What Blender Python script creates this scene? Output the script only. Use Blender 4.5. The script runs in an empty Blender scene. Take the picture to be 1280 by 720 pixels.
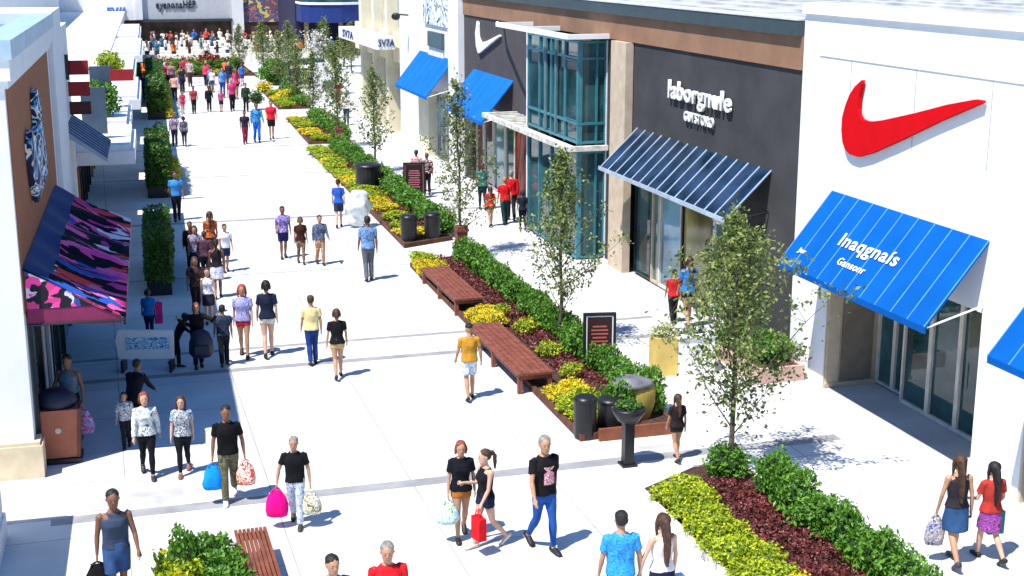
import bpy, bmesh, math, random
import numpy as np
from mathutils import Vector, Matrix, noise
random.seed(7); RNG = np.random.default_rng(7)
sc = bpy.context.scene
COL = sc.collection
PI = math.pi
# ------------------------------------------------------------------ camera
F_PX, CAM_H = 1730.0, 9.0
PITCH = math.atan(420 / F_PX); YAW = math.atan(530 / math.sqrt(F_PX ** 2 + 420 ** 2))
fwd = Vector((math.sin(YAW) * math.cos(PITCH), math.cos(YAW) * math.cos(PITCH), -math.sin(PITCH)))
rgt = Vector((math.cos(YAW), -math.sin(YAW), 0)); upv = rgt.cross(fwd)
cam_d = bpy.data.cameras.new('camera'); cam = bpy.data.objects.new('camera', cam_d); COL.objects.link(cam)
cam.matrix_world = Matrix.Translation((0, 0, CAM_H)) @ Matrix((rgt, upv, -fwd)).transposed().to_4x4()
cam_d.sensor_width = 36; cam_d.lens = F_PX * 36 / 1280; cam_d.clip_end = 3000
sc.camera = cam
def G(u, v, z=0.0):
    """ground point seen at photo pixel (u, v)"""
    d = fwd + rgt * ((u - 640) / F_PX) - upv * ((v - 360) / F_PX)
    t = (z - CAM_H) / d.z
    return Vector((d.x * t, d.y * t, z))
def height_at(g, u, v):
    d = fwd + rgt * ((u - 640) / F_PX) - upv * ((v - 360) / F_PX)
    return CAM_H + d.z * g.y / d.y
# ------------------------------------------------------------------ light
w = bpy.data.worlds.new('World'); sc.world = w; w.use_nodes = True
nt = w.node_tree; nt.nodes.clear()
sky = nt.nodes.new('ShaderNodeTexSky'); sky.sky_type = 'NISHITA'; sky.sun_disc = False
bg = nt.nodes.new('ShaderNodeBackground'); bg.inputs[1].default_value = 0.12
wo = nt.nodes.new('ShaderNodeOutputWorld'); hs = nt.nodes.new('ShaderNodeHueSaturation'); hs.inputs['Saturation'].default_value = 1.35; nt.links.new(sky.outputs[0], hs.inputs['Color']); nt.links.new(hs.outputs[0], bg.inputs[0]); nt.links.new(bg.outputs[0], wo.inputs[0])
sv = Vector((-0.47, -0.26, 1.0)).normalized()
sky.sun_elevation = math.asin(sv.z); sky.sun_rotation = math.atan2(sv.x, sv.y)
sky.air_density = 1.0; sky.dust_density = 0.3; sky.ozone_density = 4.0
sl = bpy.data.lights.new('sun', 'SUN'); sl.energy = 5.0; sl.angle = math.radians(0.53); sl.color = (1.0, 0.955, 0.89)
so = bpy.data.objects.new('sun', sl); COL.objects.link(so)
so.rotation_euler = sv.to_track_quat('Z', 'Y').to_euler(); so.location = (0, 0, 60)
sc.view_settings.view_transform = 'Standard'; sc.view_settings.look = 'None'
sc.view_settings.exposure = 0.6; sc.view_settings.gamma = 1
sc.render.engine = 'CYCLES'
# ------------------------------------------------------------------ materials
def lin(c):
    if isinstance(c, str):
        c = c.lstrip('#'); c = [int(c[i:i + 2], 16) / 255 for i in (0, 2, 4)]
        c = [x / 12.92 if x <= .04045 else ((x + .055) / 1.055) ** 2.4 for x in c]
    return (c[0], c[1], c[2], 1)
MATS = {}
def mat(name, col, rough=.7, metal=0., var=.12, scale=3., bump=0., bscale=40., spec=.4, col2=None, emit=None):
    if name in MATS: return MATS[name]
    m = bpy.data.materials.new(name); m.use_nodes = True; n = m.node_tree.nodes; l = m.node_tree.links
    b = n['Principled BSDF']; b.inputs['Roughness'].default_value = rough; b.inputs['Metallic'].default_value = metal
    b.inputs['Specular IOR Level'].default_value = spec
    c = lin(col); tc = n.new('ShaderNodeTexCoord')
    nz = n.new('ShaderNodeTexNoise'); nz.inputs['Scale'].default_value = scale; nz.inputs['Detail'].default_value = 6
    l.new(tc.outputs['Object'], nz.inputs['Vector'])
    r = n.new('ShaderNodeValToRGB'); l.new(nz.outputs['Fac'], r.inputs[0])
    a = [max(0, x * (1 - var)) for x in c[:3]] + [1]; z = [min(1, x * (1 + var)) for x in (lin(col2) if col2 else c)[:3]] + [1]
    r.color_ramp.elements[0].position = .35; r.color_ramp.elements[1].position = .65
    r.color_ramp.elements[0].color = a; r.color_ramp.elements[1].color = z
    l.new(r.outputs[0], b.inputs['Base Color'])
    if bump:
        n2 = n.new('ShaderNodeTexNoise'); n2.inputs['Scale'].default_value = bscale; n2.inputs['Detail'].default_value = 4
        l.new(tc.outputs['Object'], n2.inputs['Vector'])
        bp = n.new('ShaderNodeBump'); bp.inputs['Strength'].default_value = bump; bp.inputs['Distance'].default_value = .02
        l.new(n2.outputs['Fac'], bp.inputs['Height']); l.new(bp.outputs[0], b.inputs['Normal'])
    if emit: b.inputs['Emission Color'].default_value = lin(emit); b.inputs['Emission Strength'].default_value = 1
    MATS[name] = m; return m
def pattern(name, cols, scale=12., stretch=(1, 1, 1), rough=.8, dist=1.5, vor=False):
    """patterned cloth: several hard-edged colours from distorted noise"""
    if name in MATS: return MATS[name]
    m = bpy.data.materials.new(name); m.use_nodes = True; n = m.node_tree.nodes; l = m.node_tree.links
    b = n['Principled BSDF']; b.inputs['Roughness'].default_value = rough
    tc = n.new('ShaderNodeTexCoord'); mp = n.new('ShaderNodeMapping'); mp.inputs['Scale'].default_value = stretch
    l.new(tc.outputs['Object'], mp.inputs[0])
    if vor:
        nz = n.new('ShaderNodeTexVoronoi'); nz.inputs['Scale'].default_value = scale
        sp = n.new('ShaderNodeSeparateColor'); wn = n.new('ShaderNodeTexNoise'); wn.inputs['Scale'].default_value = scale * .6; wn.inputs['Detail'].default_value = 3
        va = n.new('ShaderNodeVectorMath'); va.operation = 'MULTIPLY_ADD'; va.inputs[1].default_value = (dist / scale,) * 3
        l.new(mp.outputs[0], wn.inputs['Vector']); l.new(wn.outputs['Color'], va.inputs[0]); l.new(mp.outputs[0], va.inputs[2]); l.new(va.outputs[0], nz.inputs['Vector']); l.new(nz.outputs['Color'], sp.inputs[0]); out = sp.outputs[0]
    else:
        nz = n.new('ShaderNodeTexNoise'); nz.inputs['Scale'].default_value = scale; nz.inputs['Distortion'].default_value = dist
        nz.inputs['Detail'].default_value = 2; l.new(mp.outputs[0], nz.inputs['Vector']); out = nz.outputs['Fac']
    r = n.new('ShaderNodeValToRGB'); r.color_ramp.interpolation = 'CONSTANT'; l.new(out, r.inputs[0])
    k = len(cols); lo, hi = (0, 1) if vor else (.33, .67)
    els = r.color_ramp.elements
    els[0].position = 0; els[0].color = lin(cols[0]); els[1].position = lo + (hi - lo) / k if k > 1 else 1; els[1].color = lin(cols[1 % k])
    for i in range(2, k):
        e = els.new(lo + (hi - lo) * i / k); e.color = lin(cols[i])
    l.new(r.outputs[0], b.inputs['Base Color']); MATS[name] = m; return m
def leafmat(name, c1, c2, trans=.3, rough=.45):
    if name in MATS: return MATS[name]
    m = bpy.data.materials.new(name); m.use_nodes = True; n = m.node_tree.nodes; l = m.node_tree.links
    b = n['Principled BSDF']; b.inputs['Roughness'].default_value = rough; b.inputs['Specular IOR Level'].default_value = .5
    g = n.new('ShaderNodeNewGeometry'); r = n.new('ShaderNodeValToRGB'); l.new(g.outputs['Random Per Island'], r.inputs[0])
    r.color_ramp.elements[0].color = lin(c1); r.color_ramp.elements[1].color = lin(c2)
    l.new(r.outputs[0], b.inputs['Base Color'])
    t = n.new('ShaderNodeBsdfTranslucent'); l.new(r.outputs[0], t.inputs[0])
    mx = n.new('ShaderNodeMixShader'); mx.inputs[0].default_value = trans
    l.new(b.outputs[0], mx.inputs[1]); l.new(t.outputs[0], mx.inputs[2]); l.new(mx.outputs[0], n['Material Output'].inputs[0])
    MATS[name] = m; return m
def ground_mat():
    m = bpy.data.materials.new('pale_concrete_paving'); m.use_nodes = True; n = m.node_tree.nodes; l = m.node_tree.links
    b = n['Principled BSDF']; b.inputs['Roughness'].default_value = .85
    tc = n.new('ShaderNodeTexCoord')
    br = n.new('ShaderNodeTexBrick'); br.offset = 0; br.inputs['Scale'].default_value = 1
    br.inputs['Brick Width'].default_value = 2.4; br.inputs['Row Height'].default_value = 1.95; br.inputs['Mortar Size'].default_value = .012
    br.inputs['Color1'].default_value = (.60, .60, .60, 1); br.inputs['Color2'].default_value = (.66, .655, .65, 1); br.inputs['Mortar'].default_value = (.33, .33, .34, 1)
    l.new(tc.outputs['Object'], br.inputs['Vector'])
    nz = n.new('ShaderNodeTexNoise'); nz.inputs['Scale'].default_value = .6; nz.inputs['Detail'].default_value = 9; l.new(tc.outputs['Object'], nz.inputs['Vector'])
    mp = n.new('ShaderNodeMapRange'); mp.inputs[1].default_value = .3; mp.inputs[2].default_value = .7; mp.inputs[3].default_value = .82; mp.inputs[4].default_value = 1.06
    l.new(nz.outputs['Fac'], mp.inputs[0])
    mx = n.new('ShaderNodeMix'); mx.data_type = 'RGBA'; mx.blend_type = 'MULTIPLY'; mx.inputs[0].default_value = 1
    l.new(br.outputs['Color'], mx.inputs[6]); l.new(mp.outputs[0], mx.inputs[7]); l.new(mx.outputs[2], b.inputs['Base Color'])
    return m
def glassmat(name, col, col2, rough=.04):
    m = mat(name, col, rough=rough, var=.3, scale=.7, spec=.5, col2=col2)
    m.node_tree.nodes['Principled BSDF'].inputs['IOR'].default_value = 1.45
    return m
# ------------------------------------------------------------------ mesh helpers
class MB:
    def __init__(s, M=None): s.v = []; s.f = []; s.m = []; s.M = M
    def add(s, vs, fs, mi=0):
        k = len(s.v)
        s.v += [tuple(s.M @ Vector(p)) if s.M is not None else tuple(p) for p in vs]
        s.f += [tuple(i + k for i in f) for f in fs]; s.m += [mi] * len(fs); return s
    def box(s, x0, x1, y0, y1, z0, z1, mi=0):
        return s.add([(x0, y0, z0), (x1, y0, z0), (x1, y1, z0), (x0, y1, z0), (x0, y0, z1), (x1, y0, z1), (x1, y1, z1), (x0, y1, z1)],
                     [(0, 3, 2, 1), (4, 5, 6, 7), (0, 1, 5, 4), (1, 2, 6, 5), (2, 3, 7, 6), (3, 0, 4, 7)], mi)
    def prism(s, poly, a0, a1, axis='y', mi=0):
        """poly = 2D outline; axis y: (x,z) extruded in y; z: (x,y) extruded in z; x: (y,z)"""
        def P(p, a): return {'y': (p[0], a, p[1]), 'z': (p[0], p[1], a), 'x': (a, p[0], p[1])}[axis]
        n = len(poly); vs = [P(p, a0) for p in poly] + [P(p, a1) for p in poly]
        fs = [tuple(range(n)), tuple(range(2 * n - 1, n - 1, -1))] + [(i, i + n, (i + 1) % n + n, (i + 1) % n) for i in range(n)]
        return s.add(vs, fs, mi)
    def tube(s, pts, rads, n=8, mi=0):
        pts = [Vector(p) for p in pts]
        if not hasattr(rads, '__len__'): rads = [rads] * len(pts)
        vs = []; up = None
        for i, p in enumerate(pts):
            d = (pts[min(i + 1, len(pts) - 1)] - pts[max(i - 1, 0)]).normalized()
            if up is None: up = Vector((0, 0, 1)) if abs(d.z) < .9 else Vector((1, 0, 0))
            a = d.cross(up).normalized(); b = a.cross(d).normalized(); up = b
            r = rads[i]; rx, ry = (r if hasattr(r, '__len__') else (r, r))
            for k in range(n):
                t = 2 * PI * k / n; vs.append(tuple(p + a * math.cos(t) * rx + b * math.sin(t) * ry))
        fs = [tuple(range(n)), tuple(range(n * len(pts) - 1, n * (len(pts) - 1) - 1, -1))]
        for i in range(len(pts) - 1):
            for k in range(n): fs.append((i * n + k, i * n + n + k, i * n + n + (k + 1) % n, i * n + (k + 1) % n))
        return s.add(vs, fs, mi)
    def loft(s, secs, n=16, mi=0):
        """secs: (cx, cy, z, rx, ry) horizontal ellipses"""
        vs = []
        for cx, cy, z, rx, ry in secs:
            for k in range(n):
                t = 2 * PI * k / n; vs.append((cx + math.cos(t) * rx, cy + math.sin(t) * ry, z))
        fs = [tuple(range(n - 1, -1, -1)), tuple(range(n * (len(secs) - 1), n * len(secs)))]
        for i in range(len(secs) - 1):
            for k in range(n): fs.append((i * n + k, i * n + (k + 1) % n, i * n + n + (k + 1) % n, i * n + n + k))
        return s.add(vs, fs, mi)
    def ball(s, c, r, n=10, mi=0):
        rx, ry, rz = r if hasattr(r, '__len__') else (r, r, r)
        m = max(4, n // 2 + 2); secs = []
        for i in range(m + 1):
            t = PI * (i + .02) / (m + .04); secs.append((c[0], c[1], c[2] - rz * math.cos(t), max(rx * math.sin(t), 1e-4), max(ry * math.sin(t), 1e-4)))
        return s.loft(secs, n, mi)
    def mesh(s, name, mats, smooth=False, fix=True):
        me = bpy.data.meshes.new(name); me.from_pydata(s.v, [], s.f)
        for m in (mats if isinstance(mats, (list, tuple)) else [mats]): me.materials.append(m)
        me.polygons.foreach_set('material_index', s.m)
        if fix:
            bm = bmesh.new(); bm.from_mesh(me); bmesh.ops.recalc_face_normals(bm, faces=bm.faces); bm.to_mesh(me); bm.free()
        if smooth: me.polygons.foreach_set('use_smooth', [True] * len(me.polygons))
        return me
    def build(s, name, mats, parent=None, smooth=False, bevel=0):
        me = s.mesh(name, mats, smooth)
        if bevel:
            bm = bmesh.new(); bm.from_mesh(me)
            bmesh.ops.bevel(bm, geom=[e for e in bm.edges], offset=bevel, segments=2, affect='EDGES', profile=.6, clamp_overlap=True)
            bm.to_mesh(me); bm.free()
        return link(name, me, parent)
def link(name, me, parent=None, loc=None):
    o = bpy.data.objects.new(name, me); COL.objects.link(o)
    if parent is not None:
        o.parent = parent
        o.matrix_parent_inverse = parent.matrix_basis.inverted()
    if loc is not None: o.location = loc
    return o
def centre(o):
    """put the origin of a childless top-level mesh at its base"""
    me = o.data; n = len(me.vertices); a = np.empty(n * 3); me.vertices.foreach_get('co', a); a = a.reshape(-1, 3)
    c = (a.min(0) + a.max(0)) / 2; c[2] = a[:, 2].min(); a -= c; me.vertices.foreach_set('co', a.ravel()); o.location = Vector(c); return o
def tag(o, label=None, cat=None, group=None, kind=None):
    if label: o['label'] = label
    if cat: o['category'] = cat
    if group: o['group'] = group
    if kind: o['kind'] = kind
    return o
def thing(name, label, cat, loc=(0, 0, 0), rz=0, group=None):
    o = bpy.data.objects.new(name, None); COL.objects.link(o); o.location = loc; o.rotation_euler = (0, 0, rz); o.empty_display_size = .2
    return tag(o, label, cat, group)
def struct(name, mb, m, **k): return tag(mb.build(name, m, **k), kind='structure')
def dup(root, loc, rz=0., scale=None, label=None, group=None):
    r = root.copy(); COL.objects.link(r); r.location = loc; r.rotation_euler = (0, 0, rz)
    if scale is not None: r.scale = scale if hasattr(scale, '__len__') else (scale,) * 3
    if label: r['label'] = label
    if group: r['group'] = group
    for ch in list(root.children):
        c = ch.copy(); COL.objects.link(c); c.parent = r
        for g in ch.children:
            d = g.copy(); COL.objects.link(d); d.parent = c
    return r
def text(name, s, size, M, m, parent, depth=.04, width=None, bold=.0, shear=0):
    cu = bpy.data.curves.new(name, 'FONT'); cu.body = s; cu.size = size; cu.extrude = depth / 2; cu.offset = bold; cu.shear = shear
    cu.align_x = 'CENTER'; cu.align_y = 'CENTER'; cu.space_character = 1.12
    o = bpy.data.objects.new(name, cu); COL.objects.link(o)
    me = bpy.data.meshes.new_from_object(o.evaluated_get(bpy.context.evaluated_depsgraph_get()))
    bpy.data.objects.remove(o); me.materials.clear(); me.materials.append(m)
    if width:
        xs = [v.co.x for v in me.vertices]; k = width / (max(xs) - min(xs))
        for v in me.vertices: v.co.x *= k
    me.transform(M)
    return link(name, me, parent)
def frame(X, Y, o):
    X = Vector(X).normalized(); Y = Vector(Y).normalized(); Z = X.cross(Y)
    M = Matrix((X, Y, Z)).transposed().to_4x4(); return Matrix.Translation(o) @ M
def wallM(y, z, x=14.35): return frame((0, -1, 0), (0, 0, 1), (x, y, z))
# ------------------------------------------------------------------ shared materials
concrete = ground_mat()
band_m = mat('grey_paving_band', (.27, .27, .28), .85, var=.15, scale=2, bump=.2)
apron_m = mat('facade_apron_concrete', (.5, .5, .51), .85, var=.1, scale=1)
white = mat('white_stucco', (.78, .78, .77), .9, var=.035, scale=1.2, bump=.25, bscale=60)
cream = mat('cream_stucco', (.70, .64, .48), .9, var=.07, scale=1.5, bump=.2)
beige = mat('beige_stone_trim', (.52, .42, .31), .8, var=.1, scale=3)
greyw = mat('charcoal_stucco', (.044, .044, .047), .9, var=.2, scale=.9, bump=.3, bscale=50)
greyw2 = mat('warm_charcoal_stucco', (.062, .055, .058), .9, var=.1, scale=1.5, bump=.3, bscale=50)
brown = mat('brown_stucco_band', (.27, .145, .085), .9, var=.12, scale=1.2, bump=.2)
slate = mat('slate_metal_fascia', (.035, .055, .065), .5, var=.1)
roofm = mat('pale_membrane_roof', (.42, .43, .43), .9, var=.25, scale=.8)
bluemet = mat('pale_blue_metal_coping', (.42, .55, .66), .45, metal=.2, var=.1)
whitemet = mat('white_painted_metal', (.8, .8, .8), .45, var=.04)
tealmet = mat('teal_window_frame', (.05, .22, .28), .4, metal=.2)
paleframe = mat('pale_window_frame', (.62, .58, .5), .5)
darkmet = mat('black_powder_coated_metal', (.012, .012, .014), .4, var=.2)
glassd = glassmat('dark_teal_glass', (.012, .04, .045), (.03, .085, .095))
glassg = glassmat('green_tinted_glass', (.05, .16, .15), (.12, .26, .26))
glassy = glassmat('painted_shop_glow_glass', (.14, .12, .04), (.34, .30, .10), rough=.12)  # yellow light of a lit shop interior put into the opaque pane colour
glassb = glassmat('sky_tinted_glass', (.06, .16, .24), (.20, .36, .45))
blueaw = mat('blue_canvas', (.002, .09, .36), .9, var=.08, scale=1.3, spec=.08, bump=.35, bscale=3.5)
blueaw2 = mat('light_blue_canvas', (.008, .13, .50), .9, var=.08, scale=1.3, spec=.08, bump=.35, bscale=3.5)
seam = mat('pale_blue_seam', (.10, .32, .72), .7)
navy = mat('navy_canvas', (.006, .02, .13), .7, var=.1)
redm = mat('glossy_red_paint', (.58, .002, .006), .8, var=.04, spec=.1)
letter = mat('white_letter_face', (.8, .8, .78), .5)
wood = mat('red_stained_timber', (.19, .055, .032), .6, var=.25, scale=6, bump=.2)
orangewood = mat('orange_timber', (.20, .06, .028), .6, var=.2, scale=5)
corten = mat('rusty_planter_edging', (.10, .038, .02), .85, var=.3, scale=5)
soil = mat('dark_mulch', (.055, .025, .018), .95, var=.5, scale=14, bump=.8)
bark = mat('grey_brown_bark', (.10, .075, .055), .9, var=.3, scale=12, bump=.5)
lf_green = leafmat('hedge_leaves', (.035, .13, .008), (.16, .36, .03), .3)
lf_lime = leafmat('lime_leaves', (.10, .22, .008), (.56, .60, .012), .25)
lf_yel = leafmat('yellow_leaves', (.50, .46, .008), (.80, .58, .012), .2)
lf_red = leafmat('maroon_leaves', (.07, .012, .012), (.24, .05, .045), .2)
lf_tree = leafmat('olive_tree_leaves', (.03, .07, .008), (.36, .42, .12), .35)
lf_dark = leafmat('dark_clipped_leaves', (.018, .07, .008), (.08, .18, .016), .25)
lf_flow = leafmat('red_flowers', (.06, .02, .01), (.50, .02, .015), .2)
lf_white = leafmat('white_blossom', (.6, .6, .5), (.8, .8, .75), .2)
# ------------------------------------------------------------------ ground
g = MB().box(-400, 500, -60, 600, -.5, 0); struct('ground', g, concrete)
b = MB()
for y, wd in ((22.0, .36), (29.72, .30), (31.42, .22), (39.2, .12), (47.5, .34), (57.5, .2), (66.2, .3), (84, .3)):
    b.box(-1.2, 13.1, y + .04, y + wd, -.05, .004)
struct('paving_band', b, band_m)
b = MB()
for (x0, x1, y0, y1) in ((-.9, .95, 22.45, 23.9), (-1.9, -.95, 22.3, 23.3), (9.2, 13.0, 22.45, 22.8)): b = MB().box(x0, x1, y0, y1, -.05, .0045); struct('paving_slab', b, mat('grey_worn_slab', (.44, .44, .435), .9, var=.16, scale=1.6))
b = MB(); b.box(13.25, 15.6, 12, 26.5, -.05, .008); b.box(13.5, 14.5, 26.5, 38.2, -.05, .008)
struct('pavement', b, apron_m)
TH = math.radians(2.2)
LM = Matrix.Translation((-1.5, 24, 0)) @ Matrix(((math.cos(TH), math.sin(TH), 0, 0), (-math.sin(TH), math.cos(TH), 0, 0), (0, 0, 1, 0), (0, 0, 0, 1)))  # local x outwards, y along left facade
LR = -TH
# ------------------------------------------------------------------ right side buildings
def awning(parent, y0, y1, zt, xl, zl, mats, label=None, xw=14.35, nseam=9, close=False, scallop=.12):
    """canvas awning on frame: sloped sheet with thickness, valance and triangular side on the far end"""
    mb = MB(); t = .03
    mb.prism([(xw, zt), (xl, zl), (xl, zl - scallop), (xl + .03, zl - scallop), (xl + .03, zl - .02), (xw, zt - .045)], y0, y1, 'y', 0)
    mb.add([(xw, y1 - .02, zt - .05), (xl + .04, y1 - .02, zl - .03), (xw, y1 - .02, zl - .03), (xw, y1 - .04, zt - .05), (xl + .04, y1 - .04, zl - .03), (xw, y1 - .04, zl - .03)], [(0, 1, 2), (5, 4, 3), (0, 3, 4, 1), (1, 4, 5, 2), (2, 5, 3, 0)], 0)
    o = mb.build('awning', mats, parent)
    if label: o['label'] = label
    sl = math.atan2(zt - zl, xw - xl); nx, nz = -math.sin(sl), math.cos(sl)
    for i in range(nseam + 1):
        s = MB()
        y = y0 + .012 + (y1 - y0 - .024) * i / nseam
        a = (xw, zt); c = (xl, zl)
        s.prism([(a[0] + nx * .002, a[1] + nz * .002), (c[0] + nx * .002, c[1] + nz * .002), (c[0] + nx * .012, c[1] + nz * .012), (a[0] + nx * .012, a[1] + nz * .012)], y - .01, y + .01, 'y')
        s.build('seam', seam if mats is blueaw else mat('blue_seam', (.02, .16, .5), .6), o)
    f = MB(); f.tube([(xl + .06, y0 + .03, zl - .02), (xw - .02, y0 + .03, zl + .28)], .018, 6); f.tube([(xl + .05, y0 + .05, zl - .03), (xl + .05, y1 - .05, zl - .03)], .018, 6)
    f.tube([(xw - .02, y0 + .03, zt - .08), (xw - .02, y1 - .05, zt - .08)], .018, 6)
    f.build('awning_frame', whitemet, o)
    return o
def swoosh(parent, pts, x, depth, m, name='wall_emblem'):
    return MB().prism(pts, x - depth, x - .03, 'x').build(name, m, parent)
def windows(parent, x, y0, y1, z0, z1, n, gm, fm, name='window', fw=.05, transom=None, dx=.06):
    """a run of separate windows along y on plane x, each its own part with a frame"""
    wdt = (y1 - y0) / n
    for i in range(n):
        a, c = y0 + i * wdt + .004, y0 + (i + 1) * wdt - .004
        p = MB().box(x, x + .03, a + fw, c - fw, z0 + fw, z1 - fw).build(name, gm, parent)
        f = MB(); f.box(x - dx, x + .04, a, a + fw, z0, z1); f.box(x - dx, x + .04, c - fw, c, z0, z1)
        f.box(x - dx, x + .04, a + fw, c - fw, z0, z0 + fw); f.box(x - dx, x + .04, a + fw, c - fw, z1 - fw, z1)
        if transom: f.box(x - dx + .01, x - .003, a + fw, c - fw, transom, transom + .05)
        f.build('window_frame', fm, p)
# --- white store with the red emblem
st = thing('white_store', 'white stucco store with big red curved emblem and blue awnings over its recessed glass entrance', 'building', (14.35, 12, 0))
wb = MB()
XW = 14.35
for y0, y1 in ((6, 12.9), (18.45, 19.8), (25.05, 26.6)): wb.box(XW, 16.0, y0, y1, 0, 2.95)
wb.box(XW, 16.0, 6, 26.6, 2.95, 7.75); wb.box(16.0, 70, 6, 26.6, 0, 7.3)
wb.build('wall', white, st)
MB().box(14.28, 14.75, 5.95, 26.62, 7.753, 7.97).build('parapet', white, st)
b = MB(); b.box(14.335, 14.349, 6, 25.9, 6.915, 6.925); 
for y in (24.6, 22.3, 20.0): b.box(14.337, 14.349, y, y + .008, 5.4, 6.91)
b.build('wall_joint', mat('joint_grey', (.4, .4, .4), .9), st)
b = MB().box(14.76, 70, 6, 26.59, 7.303, 7.42)
for i in range(22): b.box(14.8 + i * 1.6, 14.84 + i * 1.6, 6, 26.5, 7.42, 7.47)
b.build('roof', roofm, st)
b = MB(); b.box(14.34, 15.6, 25.02, 25.047, 0, 2.9, 0); b.box(14.37, 14.65, 24.97, 25.017, .12, 2.9, 0); b.box(14.34, 15.6, 24.955, 25.01, 0.012, .12)
b.build('jamb', beige, st); MB().box(14.72, 15.45, 24.985, 25.015, .14, 2.3).build('blank_panel', mat('taupe_panel', (.20, .165, .125), .6), st)
b = MB().box(15.15, 15.98, 18.47, 25.0, 2.75, 2.94); b.build('soffit', beige, st)
windows(st, 15.62, 23.7, 25.0, .05, 2.75, 2, glassd, paleframe)
for i in range(4):
    a = 19.85 + i * .96
    p = MB().box(15.40, 15.43, a + .06, a + .9, .1, 2.68).build('door', glassd if i else glassy, st)
    f = MB(); f.box(15.34, 15.46, a, a + .06, .02, 2.74); f.box(15.34, 15.46, a + .9, a + .955, .02, 2.74); f.box(15.34, 15.46, a + .06, a + .9, .02, .1); f.box(15.34, 15.46, a + .06, a + .9, 2.68, 2.74)
    f.build('door_frame', paleframe, p)
MB().tube([(15.31, 21.68, .9), (15.29, 21.68, .92), (15.29, 21.68, 1.4), (15.31, 21.68, 1.42)], .012, 6).build('handle', whitemet, st)
MB().box(14.37, 15.9, 18.40, 18.447, 0, 2.9).build('jamb', beige, st)
windows(st, 15.4, 13.0, 18.3, .05, 2.75, 5, glassd, paleframe)
aw = awning(st, 19.76, 25.1, 4.23, 13.2, 2.80, blueaw, 'bright blue awning lettered in white', nseam=10)
sl = math.atan2(4.23 - 2.80, 1.15)
AM = lambda y, k, off=.02: frame((0, -1, 0), (math.cos(sl), 0, math.sin(sl)), (13.2 + 1.15 * k - math.sin(sl) * off, y, 2.80 + 1.43 * k + math.cos(sl) * off))
text('lettering', 'lnaqgnaís', .40, AM(22.6, .50), letter, aw, .012, width=2.05, bold=.006)
text('lettering', 'Gansonr', .22, AM(22.75, .27), letter, aw, .012, width=.98, bold=.003)
text('lettering', 'Jar', .14, AM(24.55, .22), letter, aw, .012, width=.3, bold=.004)
awning(st, 11.5, 18.0, 4.23, 13.2, 2.80, blueaw, 'bright blue awning cut off by the right picture edge', nseam=12)
SW = [(24.03, 6.58), (24.28, 6.43), (24.46, 6.25), (24.60, 6.02), (24.69, 5.78), (24.69, 5.52), (24.62, 5.29), (24.50, 5.16), (24.33, 5.09), (24.01, 5.08), (23.52, 5.22), (22.58, 5.58), (21.35, 6.08), (20.12, 6.54), (20.14, 6.57), (20.34, 6.57), (21.14, 6.40), (22.11, 6.15), (23.17, 5.90), (23.55, 5.83), (23.78, 5.81), (23.95, 5.83), (24.06, 5.90), (24.11, 6.02), (24.10, 6.26), (24.02, 6.50)]
swoosh(st, SW, XW, .11, redm)
# --- charcoal store
st = thing('charcoal_store', 'long charcoal store with brown top band, glazed corner bay and white lettering', 'building', (14.35, 27, 0))
wb = MB(); wb.box(XW, 16, 26.602, 28.4, 0, 6.56); wb.box(XW, 16, 28.4, 36.3, 3.2, 6.56); wb.box(XW, 16, 37.55, 38.4, 0, 6.56); wb.box(15.2, 16, 28.4, 36.3, 0, 3.2)
wb.box(16, 70, 26.602, 55, 0, 7.0); wb.build('wall', greyw, st)
wb = MB(); wb.box(XW, 16, 43.5, 54.98, 3.2, 6.56); wb.box(XW, 16, 53.8, 54.98, 0, 3.2); wb.box(15.0, 16, 43.5, 53.8, 0, 3.2); wb.box(XW, 16, 38.4, 43.5, 6.62, 6.70); wb.box(14.9, 16, 38.4, 43.5, 0, 6.5)
wb.build('wall', greyw2, st)
MB().box(14.30, 16, 26.604, 54.97, 6.564, 7.27).build('brown_band', brown, st)
MB().box(14.18, 14.6, 26.604, 54.97, 7.274, 7.6).build('fascia', slate, st)
MB().box(14.16, 14.62, 26.604, 54.97, 7.602, 7.64).build('coping', mat('pale_coping', (.6, .62, .63), .4), st)
b = MB().box(14.63, 70, 26.61, 54.97, 7.30, 7.42)
for i in range(20): b.box(15 + i * 1.7, 15.05 + i * 1.7, 26.7, 54.9, 7.42, 7.49)
b.build('roof', roofm, st)
text('lettering', 'laborgnule', .66, wallM(31.75, 5.52, 14.27), letter, st, .06, width=3.75, bold=.010)
text('lettering', 'GUTSTORO', .34, wallM(31.7, 4.94, 14.28), letter, st, .05, width=1.75, bold=.004)
swoosh(st, [(52.6, 6.40), (52.85, 5.95), (52.75, 5.45), (52.45, 5.18), (52.2, 5.22), (49.45, 6.0), (49.5, 6.05), (51.2, 5.72), (52.1, 5.62), (52.4, 5.8), (52.45, 6.3)], XW, .12, letter)
MB().box(14.12, 14.349, 36.35, 37.52, 0, 6.55).build('pillar', beige, st)
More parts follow.
